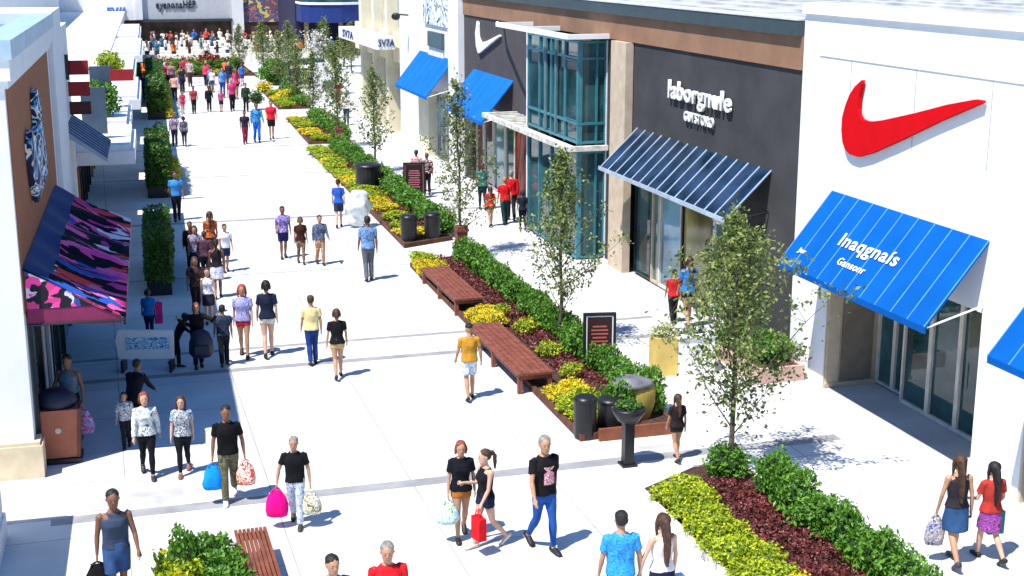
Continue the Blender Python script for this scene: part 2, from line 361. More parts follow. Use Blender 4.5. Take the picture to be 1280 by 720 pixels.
# dark glass awning
aw = MB(); t = .02
zt, xl, zl = 4.22, 13.3, 3.18
aw.prism([(14.35, zt), (xl, zl), (xl, zl - .02), (14.35, zt - .02)], 27.8, 36.0, 'y')
ao = aw.build('glass_awning', mat('blue_grey_glazing', (.012, .022, .045), .22, var=.9, scale=1.3, spec=.5), st)
r = MB()
for i in range(15):
    y = 27.84 + 8.1 * i / 14
    r.prism([(14.35, zt + .03), (xl - .02, zl + .03), (xl - .02, zl + .002), (14.35, zt + .002)], y - .022, y + .022, 'y')
r.box(xl - .06, xl - .02, 27.75, 36.05, zl - .08, zl + .02); r.build('awning_rib', mat('pale_steel_rib', (.45, .55, .66), .4, metal=.3), ao)
r = MB()
for y in (27.85, 35.95): r.tube([(xl, y, zl - .03), (14.33, y, zl + .1)], .025, 6); r.tube([(xl + .5, y, zl + .45), (14.33, y, zl + .1)], .02, 6)
r.build('awning_bracket', darkmet, ao)
for (a, c, gm, fm) in ((35.0, 36.25, glassd, darkmet), (34.45, 34.98, glassg, beige), (32.95, 34.43, glassb, paleframe), (31.0, 32.93, glassy, darkmet)):
    windows(st, 14.5, a, c, .06, 3.1, 1, gm, fm, fw=.07)
MB().box(14.40, 14.60, 28.4, 29.45, 0, 3.19).build('wall', greyw, st)
windows(st, 14.48, 29.47, 30.95, .03, 2.6, 1, glassg, whitemet, name='door', fw=.09)
# bay
bay = MB(); bay.box(13.5, 14.35, 38.45, 43.35, .02, 3.28); bay.box(13.5, 14.35, 38.45, 43.35, 3.47, 6.5)
bo = bay.build('corner_bay', glassd, st)
f = MB()
for z0, z1 in ((0, 3.29), (3.46, 6.52)):
    for y in (38.4, 39.6, 40.9, 42.1, 43.3): f.box(13.44, 13.52, y, y + .09, z0, z1)
    for x in (13.52, 14.0, 14.27): f.box(x, x + .06, 38.395, 38.47, z0, z1)
for z in (.05, 3.2, 3.5, 4.05, 5.95, 6.42): f.box(13.43, 13.53, 38.39, 43.39, z, z + .07); f.box(13.53, 14.34, 38.385, 38.475, z, z + .07)
f.build('bay_frame', tealmet, bo)
f = MB(); f.box(13.425, 13.50, 43.38, 43.46, 0, 6.55); f.box(14.31, 14.345, 38.36, 38.44, .0, 6.5); f.build('corner_trim', whitemet, bo)
windows(st, 13.46, 38.52, 39.55, 4.14, 5.92, 1, glassd, tealmet, fw=.03, dx=.02)
f = MB(); f.box(13.41, 13.47, 41.35, 41.55, 3.6, 6.4); f.box(13.41, 13.47, 40.35, 40.5, 3.6, 6.4); f.build('curtain', mat('pale_teal_curtain', (.08, .16, .18), .8), bo)
# canopies, open slatted frames
c = MB()
c.box(13.05, 13.2, 38.2, 47.6, 3.30, 3.45); c.box(13.2, 14.34, 47.45, 47.6, 3.30, 3.45); c.box(13.2, 14.34, 38.2, 38.34, 3.30, 3.45); c.box(13.2, 14.34, 43.4, 43.55, 3.3, 3.45)
for i in range(9): y = 43.75 + i * .42; c.box(13.2, 14.34, y, y + .13, 3.34, 3.42)
c.box(13.2, 13.43, 38.35, 43.4, 3.36, 3.40); c.build('canopy', mat('weathered_white_canopy', (.62, .6, .54), .7, var=.3, scale=4), st)
c = MB(); c.box(13.0, 13.14, 38.1, 45.6, 6.56, 6.70); c.box(13.14, 14.29, 38.1, 38.24, 6.56, 6.70); c.box(13.14, 14.29, 45.46, 45.6, 6.56, 6.70); c.box(13.14, 14.29, 42.6, 42.75, 6.56, 6.7)
c.box(13.14, 14.28, 38.24, 39.6, 6.58, 6.62); c.build('roof_canopy', whitemet, st)
c = MB(); c.tube([(13.1, 45.5, 6.6), (13.4, 46.8, 6.62), (13.9, 48.6, 6.5), (14.3, 49.2, 6.45)], .06, 6); c.build('canopy_strut', whitemet, st)
# panels left of the bay
redbr = mat('red_brown_door_panel', (.16, .035, .02), .5, var=.2)
for i, (a, c2, mm) in enumerate(((43.6, 45.2, greyw2), (45.25, 46.1, redbr), (46.15, 47.2, glassd), (47.25, 48.3, redbr), (48.35, 49.6, glassd), (49.65, 51.2, glassg), (51.25, 52.6, glassd), (52.65, 53.75, redbr))):
    windows(st, 14.55, a, c2, .05, 3.15, 1, mm, redbr if i < 4 else paleframe, name='door_panel', fw=.08)
awning(st, 48.0, 53.5, 4.5, 13.15, 3.05, blueaw2, 'plain light blue awning beside the white emblem', nseam=7)
# --- cream store
st = thing('cream_store', 'cream white corner store with figure poster and small blue awning', 'building', (14.35, 60, 0))
wb = MB(); wb.box(XW - .25, 16, 55.0, 56.7, 0, 9.2); wb.box(XW, 16, 56.7, 63.1, 3.0, 9.2); wb.box(XW, 16, 63.1, 66, 0, 9.2); wb.box(16, 60, 55.003, 80, 0, 9.2); wb.box(15.2, 16, 56.7, 63.1, 0, 3)
wb.build('wall', white, st)
wb = MB(); wb.box(14.2, 15.19, 60.9, 62.9, 0, 2.98); wb.build('pillar', cream, st)
windows(st, 14.6, 56.75, 60.85, .05, 2.95, 4, glassb, paleframe)
awning(st, 56.8, 63.0, 4.6, 13.15, 3.1, blueaw2, 'plain blue awning, farthest of the blue ones', nseam=6)
MB().box(14.26, 14.34, 57.7, 61.9, 5.9, 8.2).build('poster', pattern('figure_poster', ['#dfeaf2', '#1c2a38', '#cfe0ee', '#e6eef4', '#22303c', '#d8e6f0'], 1.6, (1, 1, .6), dist=1.2), st)
MB().box(14.2, 14.34, 58.3, 60.9, 4.95, 5.6).build('sign_box', mat('slate_sign', (.06, .1, .12), .5), st)
MB().box(14.28, 14.34, 58.4, 61.1, 4.55, 4.92).build('sign_panel', mat('off_white_panel', (.72, .72, .7), .7), st)
b = MB().tube([(14.3, 65.2, 6.1), (13.8, 65.2, 6.15)], .04, 6); b.ball((13.7, 65.2, 6.05), (.22, .16, .18), 8); b.build('wall_lamp', darkmet, st)
for i in range(4):
    y = 66 + i * 3.5
    MB().box(14.15, 15.9, y + .02, y + .6, 0, 9.2).build('pillar', cream if i else white, st)
    windows(st, 14.7, y + .65, y + 3.45, 5.2, 9.0, 1, [glassg, glassb, glassg, glassb][i], paleframe, fw=.1)
    windows(st, 14.75, y + .65, y + 3.45, .05, 3.6, 2, [glassy, glassd, glassb, glassy][i], paleframe, fw=.08)
    MB().box(14.4, 15.8, y + .63, y + 3.48, 3.65, 5.15).build('spandrel', cream, st)
s = MB().box(13.2, 14.14, 67.6, 78.5, 4.35, 4.95).build('box_sign', whitemet, st)
text('lettering', 'SV7A', .5, frame((1, 0, 0), (0, 0, 1), (13.7, 67.57, 4.65)), mat('navy_lettering', (.02, .03, .12), .6), s, .02, width=.8, bold=.01)
text('lettering', 'SV7A', .55, wallM(75.5, 4.65, 13.18), mat('navy_lettering', (.02, .03, .12), .6), s, .02, width=3.2, bold=.01)
# --- far buildings
st = thing('grey_store', 'pale grey store with small dark lettering closing the far end of the street', 'building', (8, 142, 0))
wb = MB(); wb.box(-14, 4.7, 142, 160, 2.55, 12); wb.box(-14, -.2, 142, 160, 0, 2.55); wb.box(13.3, 14.4, 141.8, 160, 0, 12); wb.box(4.0, 4.7, 141.8, 141.99, 2.6, 12); wb.build('wall', white, st)
MB().box(4.72, 13.28, 142.1, 160, 2.6, 12).build('wall', mat('light_grey_panel', (.50, .51, .53), .8, var=.04), st)
MB().box(4.7, 13.28, 141.7, 142.05, 2.35, 2.58).build('lintel', slate, st)
MB().box(-.15, 13.25, 143.2, 144, 0, 2.55).build('shop_opening', mat('dark_shop_interior', (.05, .03, .025), .8, var=.6, scale=1), st)
text('lettering', 'eyenonaHEP', 1.1, frame((1, 0, 0), (0, 0, 1), (7.9, 142.05, 3.95)), darkmet, st, .1, width=3.8, bold=.01)
text('lettering', 'EV//', 1.0, frame((1, 0, 0), (0, 0, 1), (2.2, 141.95, 3.35)), mat('blue_lettering', (.03, .12, .5), .5), st, .1, width=1.7, bold=.05)
MB().box(14.42, 18.4, 142.1, 160, 2.2, 12).build('shop_screen', pattern('colourful_screen', ['#3a5f96', '#2c4a80', '#c8703a', '#345a90', '#8a5040', '#2e4d86', '#d0c060'], 1.2, dist=.6), st)
MB().box(14.42, 18.4, 142.2, 144, 0, 2.19).build('shop_opening', mat('dark_shop_interior', (.02, .015, .015)), st)
MB().box(18.42, 24, 142, 160, 0, 12).build('wall', white, st); MB().box(18.5, 21, 141.5, 142.0, 1.9, 2.5).build('lintel', tealmet, st)
st = thing('navy_canopy_store', 'store behind a deep curved navy canopy at the far end on the right', 'building', (21, 125, 0))
poly = [(17.7, 125.0), (18.2, 123.9), (19.4, 123.2), (21, 122.95), (22.6, 123.3), (23.6, 124.1), (23.9, 125.0), (26, 125), (26, 128), (17.7, 128)]
MB().prism(poly, 2.95, 4.5, 'z').build('canopy', mat('deep_navy_panel', (.008, .028, .16), .6), st)
MB().prism([(x + (x - 21) * .02, y - .1) for x, y in poly], 4.503, 4.7, 'z').build('canopy_rim', whitemet, st)
p = MB().prism([(x, y + .3) for x, y in poly], 4.703, 6.5, 'z').build('window_band', glassd, st)
MB().box(17.6, 30, 128.01, 140, 0, 9).build('wall', mat('dark_navy_wall', (.012, .012, .05), .7), st)
wm = mat('ochre_pillar', (.32, .24, .11), .8)
for x in (18.4, 20.0, 21.5, 23.0, 24.3): MB().tube([(x, 126.6, 0), (x, 126.6, 2.94)], .22, 8).build('pillar', wm, st)
MB().box(25.2, 26.0, 124.4, 125.6, 0, 9).build('pier', cream, st)
# ------------------------------------------------------------------ left side buildings (built in the frame of the left facade)
def TL(name, label, cat, x, y, group=None): return thing(name, label, cat, LM @ Vector((x, y, 0)), LR, group)
def LB(): return MB(LM)
st = TL('brown_panel_store', 'store with brown wall panel, tall blue sign and printed awning at the left edge', 'building', 0, .45)
b = LB(); b.box(-9, 0, .45, 11.0, 0, 6.8); b.build('wall', white, st)
b = LB(); b.box(0.003, .02, .62, 10.42, 2.9, 6.79); b.build('wall_panel', mat('umber_wall_panel', (.30, .105, .04), .85, var=.06), st)
b = LB(); b.box(-9, .07, .40, 11.05, 6.803, 6.93); b.box(-9, .12, .36, 11.1, 6.933, 7.28); b.build('cornice', white, st)
b = LB(); b.box(-.4, .17, .32, 11.15, 7.283, 7.6); b.box(-9, -.4, .32, .7, 7.283, 7.6); b.build('parapet_coping', bluemet, st)
b = LB(); b.box(-9, -.41, .72, 11.1, 7.283, 7.35); b.build('roof', mat('blue_grey_roof', (.10, .22, .34), .7), st)
b = LB(); b.box(-9, .14, .30, .80, 0, .60); b.box(-9, .10, .34, .78, .603, .66); b.build('base_block', mat('sandy_base_stone', (.62, .52, .36), .8), st)
b = LB(); b.box(-.05, .03, .82, 10.9, 0.03, 2.85); wf = b.build('shopfront', glassd, st)
b = LB()
for y in (.82, 2.4, 3.1, 4.8, 6.5, 8.2, 10.82): b.box(.03, .09, y, y + .1, .02, 2.88)
b.box(.028, .085, .80, 10.92, 2.80, 2.90)
b.build('window_frame', darkmet, wf)
b = LB(); b.box(.04, .10, 2.55, 3.0, .1, 2.75); b.box(.04, .10, 3.9, 4.3, .1, 2.75); b.build('curtain', mat('blue_grey_curtain', (.3, .36, .42), .8), wf)
sg = LB(); sg.box(.03, .14, 3.0, 6.4, 4.75, 5.1); sg.v = []; sg.f = []; sg.m = []
outl = [(2.9, 5.55), (3.2, 4.7), (3.6, 4.35), (4.6, 4.4), (5.7, 4.45), (6.5, 4.55), (6.3, 5.2), (5.9, 5.6), (6.0, 6.1), (5.3, 6.35), (4.9, 6.2), (4.9, 5.7), (4.2, 5.5), (3.5, 5.75)]
sg.prism(outl, .03, .14, 'x'); s = sg.build('wall_sign', pattern('blue_white_sign', ['#101c3c', '#1d2f5c', '#dfe8ee', '#0f1a36', '#3f9fd6', '#e8e8e2', '#16244a'], 1.3, (1, .5, 1), dist=1.6), st)
# printed awning
pm = pattern('graffiti_print_canvas', ['#0a0a1c', '#ff4a9c', '#0c0c1c', '#2c58b0', '#ff68a8', '#0a0a18', '#ffe4e8', '#ff4848', '#0e1020', '#ff6cac', '#101020', '#e03c90'], 2.4, (.55, 1.5, 1), dist=3.2, vor=True)
pm.node_tree.nodes['Principled BSDF'].inputs['Specular IOR Level'].default_value = .08
a = LB(); N = 26; vs = []; fs = []
for i in range(N + 1):
    y = .62 + (9.7 - .62) * i / N; sag = -.10 + .09 * math.sin(i * 1.25) + .06 * math.sin(i * .57 + 1)
    for k in range(9):
        t = k / 8; vs.append((.03 + 1.65 * t, y, 3.72 - .93 * t + sag * math.sin(PI * t) + .035 * math.sin(i * 1.3 + k * .7) * min(1, t * 4)))
    vs.append((1.67, y, 2.62 + .03 * math.sin(i * 2.1)))
for i in range(N):
    for k in range(9): fs.append((i * 10 + k, i * 10 + k + 1, i * 10 + 11 + k, i * 10 + 10 + k))
n0 = len(vs); vs += [(x - .01, y, z - .02) for x, y, z in vs]; fs += [tuple(j + n0 for j in reversed(f)) for f in fs]
mi = [1 if (i % 9) < 2 else 0 for i in range(N * 9)] * 2
a.add(vs, fs); a.m = mi; ao = a.build('awning', [pm, navy], st, smooth=True); ao['label'] = 'navy awning printed with pink, black and blue shapes'
a = LB(); a.prism([(.05, 2.99), (.06, 3.66), (.5, 3.42), (1.24, 2.99)], .63, .67, 'y'); a.build('end_panel', pattern('graffiti_print_small', ['#0a0a1c', '#ff4a9c', '#0c0c1c', '#2c4890', '#0a0a18', '#d8d0d8', '#0e1020', '#d03c84'], 6, dist=2, vor=True), ao)
a = LB(); a.prism([(.05, 2.70), (.05, 2.985), (1.25, 2.985), (1.6, 2.80), (1.6, 2.64)], .64, .68, 'y'); a.build('end_valance', mat('dusky_magenta_canvas', (.22, .02, .08), .8), ao)
a = LB(); a.tube([(.04, .64, 2.7), (1.66, .64, 2.7)], .025, 6); a.tube([(1.66, .64, 2.62), (1.66, 9.7, 2.62)], .02, 6); a.build('awning_frame', darkmet, ao)
# white building beyond it
st = TL('white_shop_block', 'tall white block with red blade signs and row of white canopies on the left', 'building', 0, 11.1)
b = LB(); b.box(-3.9, .12, 11.12, 14.7, 0, 7.6); b.box(-3.9, 0, 14.7, 19.2, 0, 7.0); b.box(-6, 0, 19.2, 118, 2.7, 3.4); b.box(-6, -.4, 19.2, 118, 0, 2.7); b.box(-20, -6.003, 19.2, 118, 0, 8.2); b.build('wall', white, st)
cols = [('red', .0)]
dr = mat('deep_red_panel', (.30, .008, .012), .6)
for z0, z1, mm in ((5.62, 6.02, dr), (5.02, 5.42, dr), (4.5, 4.86, mat('maroon_panel', (.07, .008, .008), .6))):
    b = LB(); b.box(.03, .62, 17.4, 17.5, z0, z1); s = b.build('blade_sign', mm, st)
b = LB(); b.tube([(.02, 17.3, 5.5), (.02, 17.3, 6.2)], .08, 8); b.build('wall_lamp', darkmet, st)
b = LB(); b.prism([(.0, 4.35), (1.05, 3.55), (1.05, 3.45), (0, 4.2)], 15.0, 19.0, 'y'); ao = b.build('awning', mat('pale_grey_canvas', (.34, .36, .44), .8), st); ao['label'] = 'grey striped awning'
b = LB()
for i in range(8): b.prism([(.0, 4.37), (1.06, 3.565), (1.06, 3.552), (0, 4.352)], 15.1 + i * .5, 15.27 + i * .5, 'y')
b.build('stripe', mat('slate_stripe', (.07, .08, .13), .8), ao)
for i, (y0, y1, d) in enumerate(((19.5, 25, 1.7), (26, 33, 1.5), (35, 44, 1.8), (47, 58, 1.5), (61, 75, 1.8), (78, 95, 1.6))):
    b = LB(); b.box(0.003, d, y0, y1, 2.72, 3.12); b.box(.003, d - .12, y0 + .1, y1 - .1, 3.123, 3.3); b.build('canopy', whitemet, st)
    b = LB(); b.box(-.38, -.34, y0, y1, .03, 2.6); p = b.build('shopfront', [mat('dark_green_shopfront', (.02, .09, .08), .4), glassd, glassb][i % 3], st)
    b = LB()
    for k in range(5): yy = y0 + (y1 - y0 - .12) * k / 4; b.box(-.33, -.25, yy, yy + .12, .02, 2.68)
    b.box(-.332, -.26, y0 - .01, y1 + .01, 2.55, 2.69)
    b.build('window_frame', [mat('orange_post', (.45, .18, .05), .6), darkmet][i % 2], p)
for y0, z0, z1 in ((21.3, 3.45, 4.9), (28.5, 3.4, 5.0)):
    b = LB(); b.box(.15, .9, y0, y0 + .14, z0, z1); b.tube([(0, y0 + .07, z1 - .1), (.95, y0 + .07, z1 - .1)], .035, 6); b.build('blade_sign', mat('slate_blue_sign', (.05, .08, .12), .5), st)
b = LB(); b.box(.9, 1.7, 27.5, 27.62, 4.55, 4.95); b.build('blade_sign', dr, st)
# near corner wall at the bottom left
st = TL('near_white_wall', 'white wall end cut off by the lower left picture edge', 'wall', -2, -8)
b = LB(); b.box(-6, -.30, -14, -2.2, 0, 2.0); b.build('wall', white, st)
b = LB(); b.box(-6, -.26, -14, -2.16, 0, .4); b.build('base_course', white, st)
b = LB(); b.box(-6, -.25, -14, -2.15, 2.003, 2.1); b.build('coping', bluemet, st)
# ------------------------------------------------------------------ leaves
def leaves(P, size, m, name, aspect=.55, up=.3, extra=None, fold=True):
    """P (n,3) numpy; one leaf (a folded quad pair) per point"""
    n = len(P); nr = RNG.normal(size=(n, 3)); nr[:, 2] = np.abs(nr[:, 2]) + up; nr /= np.linalg.norm(nr, axis=1)[:, None]
    a = RNG.normal(size=(n, 3)); a -= (a * nr).sum(1)[:, None] * nr; a /= np.linalg.norm(a, axis=1)[:, None]; b = np.cross(nr, a)
    s = size * RNG.uniform(.6, 1.3, n)[:, None]
    v = np.stack([P - a * s * .5, P - b * s * aspect * .5 + nr * s * .08, P + a * s * .5, P + b * s * aspect * .5 + nr * s * .08], 1).reshape(-1, 3)
    f = np.arange(4 * n).reshape(-1, 4)
    vs = v.tolist(); fs = f.tolist(); mi = [0] * n; mats = [m]
    if extra:
        k = len(vs); vs += extra.v; fs += [tuple(i + k for i in q) for q in extra.f]; mi += [1] * len(extra.f); mats.append(extra.mat)
    me = bpy.data.meshes.new(name); me.from_pydata(vs, [], fs)
    for q in mats: me.materials.append(q)
    me.polygons.foreach_set('material_index', mi); return me
def blob_points(n, rx, ry, rz, seed=0, lump=.25):
    d = RNG.normal(size=(n, 3)); d /= np.linalg.norm(d, axis=1)[:, None]
    lum = np.array([1 + lump * noise.noise(Vector(x) * 1.8 + Vector((seed * 9.1, 0, 0))) * 2 for x in d])
    r = RNG.uniform(.72, 1.03, n) * lum
    P = d * r[:, None] * np.array([rx, ry, rz]); P[:, 2] += rz * .85; P[:, 2] = np.abs(P[:, 2]); return P
def shrub_mesh(n, rx, ry, rz, m, core, size, seed, lump=.25):
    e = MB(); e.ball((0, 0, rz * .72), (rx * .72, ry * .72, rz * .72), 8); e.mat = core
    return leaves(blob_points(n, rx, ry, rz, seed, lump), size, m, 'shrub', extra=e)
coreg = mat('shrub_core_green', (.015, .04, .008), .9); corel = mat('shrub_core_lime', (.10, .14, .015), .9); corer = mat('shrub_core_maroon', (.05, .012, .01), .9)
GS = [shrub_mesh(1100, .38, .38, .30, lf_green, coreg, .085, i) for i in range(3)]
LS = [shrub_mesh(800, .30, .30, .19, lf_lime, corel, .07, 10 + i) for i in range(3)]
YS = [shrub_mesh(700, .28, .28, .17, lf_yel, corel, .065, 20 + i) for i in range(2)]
def shrub(kind, x, y, s, label, group, z=.12, sz=None):
    me = random.choice({'g': GS, 'l': LS, 'y': YS}[kind])
    o = link('shrub', me, None, (x, y, z)); o.rotation_euler = (0, 0, random.uniform(0, 6.3)); o.scale = (s, s, sz or s)
    return tag(o, label, 'shrub', group)
def red_cover(x0, x1, y0, y1, z0, h, dens, label, m=lf_red, size=.075, name='groundcover', kind='stuff', cat='ground cover', skew=0.):
    n = int((x1 - x0) * (y1 - y0) * dens); P = np.zeros((n, 3)); P[:, 0] = RNG.uniform(x0, x1, n); P[:, 1] = RNG.uniform(y0, y1, n)
    hh = np.array([.55 + .9 * noise.noise(Vector((p[0] * 2.2, p[1] * 2.2, 3))) for p in P]); edge = np.minimum(np.minimum(P[:, 0] - x0, x1 - P[:, 0]) / .12, 1).clip(0, 1) * .5 + .5
    P[:, 2] = z0 + h * hh.clip(.1, 1.2) * edge * RNG.uniform(.35, 1, n)
    o = link(name, leaves(P, size, m, name)); centre(o); return tag(o, label, cat, kind=kind)
def planter(label, x0, x1, y0, y1, tl=None, kerb=corten, h=.14):
    t = thing('planter_bed', label, 'planter', ((x0 + x1) / 2, (y0 + y1) / 2, 0))
    p = tl or [(x0, y0), (x1, y0), (x1, y1), (x0, y1)]
    cx = sum(q[0] for q in p) / len(p); cy = sum(q[1] for q in p) / len(p)
    b = MB(); k = len(p); tk = .07
    for i in range(k):
        a, c = Vector((*p[i], 0)), Vector((*p[(i + 1) % k], 0)); d = (c - a).normalized(); n = Vector((-d.y, d.x, 0))
        b.add([a, c, c + n * tk - d * tk, a + n * tk + d * tk] + [q + Vector((0, 0, h)) for q in (a, c, c + n * tk - d * tk, a + n * tk + d * tk)], [(0, 1, 2, 3), (7, 6, 5, 4), (0, 4, 5, 1), (1, 5, 6, 2), (2, 6, 7, 3), (3, 7, 4, 0)])
    b.build('kerb', kerb, t)
    MB().prism([(cx + (x - cx) * .97, cy + (y - cy) * .985) for x, y in p], .006, h - .03, 'z').build('soil', soil, t)
    return t
whitekerb = mat('pale_kerb_stone', (.6, .56, .5), .8)
def fill(name, x0, x1, y0, y1, skip=(), cl=.42, gh=1.0, dens=420, gs=.5, big=1.0):
    y = y0 + .3; i = 0
    while y < y1 - .25:
        k = 'y' if (int(y * .55) % 3 == 2) else 'l'
        if not any(a < y < c for a, c in skip) and (big == 1 or random.random() > .25):
            for xx in ((x0 + .24, x0 + .58) if big == 1 else (x0 + .42,)):
                shrub(k, xx + random.uniform(-.05, .05), y + random.uniform(-.08, .08), random.uniform(.85, 1.2) * big, ('yellow' if k == 'y' else 'lime green') + ' low shrub on the walkway side of the ' + name, ('yellow' if k == 'y' else 'lime') + ' shrubs of the ' + name, sz=random.uniform(.6, 1.05))
        y += cl * random.uniform(.85, 1.15)
    y = y0 + .45
    while y < y1 - .3:
        shrub('g', x1 - .38 + random.uniform(-.05, .05), y, random.uniform(.72, 1.0) * (1 + (big - 1) * .5), 'leafy green shrub in the hedge row of the ' + name, 'green hedge shrubs of the ' + name, sz=random.uniform(1.0, 1.4) * gh); y += gs * random.uniform(.85, 1.2)
    red_cover(x0 + .75, x1 - .58, y0 + .15, y1 - .1, .1, .28, dens, 'low maroon foliage strip between the lime and green shrubs of the ' + name)
# planter A (nearest)
planter('nearest planter bed, with pale kerb, running off the bottom edge', 8.35, 10.9, 14.5, 20.7, tl=[(8.35, 14.2), (10.95, 14.2), (10.6, 21.5), (9.7, 21.3), (8.38, 20.55)], kerb=whitekerb)
fill('nearest planter bed', 8.42, 10.85, 14.2, 20.5, dens=900)
shrub('g', 10.1, 20.75, 1., 'leafy green shrub in the hedge row of the nearest planter bed', 'green hedge shrubs of the nearest planter bed')
planter('middle planter bed with two timber benches and maroon foliage', 8.35, 10.5, 23.4, 39.6, tl=[(8.3, 23.35), (10.35, 23.5), (10.6, 39.7), (8.45, 38.9)])
fill('middle planter bed', 8.4, 10.5, 23.9, 39.2, skip=((26.1, 31.4), (32.4, 37.2)), dens=600)
for x, y, s, k in ((9.35, 26.9, .9, 'l'), (9.4, 28.6, .9, 'l'), (9.45, 30.6, .95, 'l'), (9.3, 32.2, .9, 'l')): shrub(k, x, y, s, 'lime green low shrub rising from the maroon foliage behind the long benches', 'lime shrubs behind the benches')
planter('third planter bed, between the sign board and the main walkway', 8.7, 11, 41.6, 63.8, tl=[(8.85, 41.5), (10.6, 42.3), (10.95, 63.9), (9.2, 63.7)])
fill('third planter bed', 9.0, 10.9, 42.6, 63.4, dens=260, cl=.7, gs=.62, big=1.55)
planter('fourth planter bed, beyond the gap where shoppers in red and blue stand', 9.6, 11.6, 66.5, 76, tl=[(9.55, 66.4), (11.6, 66.4), (11.9, 77), (9.9, 77)])
planter('fifth planter bed, the farthest along the shops', 9.6, 11.6, 82, 93, tl=[(10.1, 82), (12, 82), (12.3, 93), (10.4, 93)])
fill('fifth planter bed', 10.3, 12.1, 82, 92, cl=1.2, dens=120, gs=1.0, big=1.8)
fill('fourth planter bed', 9.8, 11.7, 66.6, 76, cl=1.1, dens=120, gs=.9, big=1.8)
# far cross beds
t = planter('wide planter bed crossing the far end of the walkway', 1.9, 11.4, 105.5, 115.5)
y = 106.2
for x in np.arange(2.4, 11, .9): shrub('g' if x % 2 > .7 else 'y', x, 106.2, 1.3, 'low shrub along the front of the far crossing bed', 'front shrubs of the far crossing bed')
for x in np.arange(2.5, 11.2, 1.1):
    for yy in (108.5, 110.2): shrub('g', x, yy, 1.7, 'dark leafy shrub inside the far crossing bed', 'inner shrubs of the far crossing bed')
red_cover(2.1, 11.2, 111, 115, .3, .75, 60, 'mass of red flowers on the far crossing bed', m=lf_flow, size=.22, name='flowers', cat='flowers')
red_cover(7.6, 9.2, 108.6, 110.8, .8, .9, 150, 'brightest clump of red flowers in the middle of the far bed', m=lf_flow, size=.2, name='flowers', cat='flowers')
for x, y, s in ((11.9, 98, 3.0), (12.4, 101.5, 2.6), (10.5, 92.6, 1.9), (11.1, 86, 2.2)):
    shrub('g' if s > 2.3 else 'y', x, y, s, {3.0: 'biggest rounded green bush at the end of the planters', 2.6: 'rounded green bush right behind the biggest bush', 1.9: 'yellow bush in front of the rounded green bushes', 2.2: 'second yellow bush, nearer than the rounded green bushes'}[s], 'g')['group'] = 'bushes where the planter row ends'
# clipped hedges on the left
def hedge(label, y0, y1, h, x0=1.92, x1=2.75, lime=True, m=lf_dark, n=7000):
    t = TL('clipped_hedge', label, 'hedge', (x0 + x1) / 2, y0)
    b = LB(); b.box(x0, x1, y0, y1, 0, .42); b.build('planter_box', darkmet, t)
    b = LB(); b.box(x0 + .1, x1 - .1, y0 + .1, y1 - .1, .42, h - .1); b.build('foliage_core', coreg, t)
    L = y1 - y0; P = []
    while len(P) < n:
        s = random.random(); x, y, z = random.uniform(x0, x1), random.uniform(y0, y1), random.uniform(.4, h)
        q = random.random() * (2 * L * h + (x1 - x0) * (L + 2 * h))
        if q < L * h: x = x1
        elif q < 1.4 * L * h: x = x0
        elif q < 2 * L * h + (x1 - x0) * h * 1.6: y = y0
        else: z = h
        w = .09 * noise.noise(Vector((x * 2, y * 2, z * 2))) * 2
        p = Vector((x + (w if x == x1 else 0) + random.uniform(-.05, .05), y - (w if y == y0 else 0) + random.uniform(-.05, .05), z + (w * 1.5 if z == h else 0) + random.uniform(-.05, .05)))
        P.append(tuple(LM @ p))
    o = link('foliage', leaves(np.array(P), .10 + .0012 * y0, m, 'foliage', up=0), t)
    if lime:
        yy = y0 + .3
        while yy < y1 - .2:
            q = LM @ Vector((x1 + .1, yy, 0)); shrub('y' if int(yy) % 2 else 'l', q.x, q.y, random.uniform(1, 1.4), 'yellow green shrub along the sunny side of the dark clipped hedges', 'yellow shrubs beside the left hedges', z=.1, sz=1.6); yy += .55 if y0 < 40 else 1.3
hedge('dark clipped hedge in front of the printed awning, nearest of three', 13.5, 18.2, 1.6, 1.9, 2.55, lime=False, m=leafmat('conifer_leaves', (.03, .09, .012), (.11, .22, .03)))
hedge('dark clipped hedge in black planter box, middle of three', 29.2, 36.5, 1.8)
hedge('dark clipped hedge in black planter box, farthest of three', 55, 74, 1.9, 1.95, 2.9)
# bush bed at the bottom left
planter('small square planter of yellow and green bushes at the bottom edge', .4, 1.5, 17.6, 19.3)
for x, y, k, s in ((.65, 19.0, 'l', 1.25), (.7, 18.4, 'l', 1.3), (.68, 17.9, 'y', 1.2), (.75, 18.75, 'g', .7)): shrub(k, x, y, s, 'yellow green bush on the left of the small square planter', 'yellow bushes of the small square planter', sz=1.8)
for x, y, s in ((1.15, 19.05, 1.0), (1.2, 18.4, 1.05), (1.2, 17.85, 1.0)): shrub('g', x, y, s, 'dark green bush on the right of the small square planter', 'green bushes of the small square planter', sz=1.3)
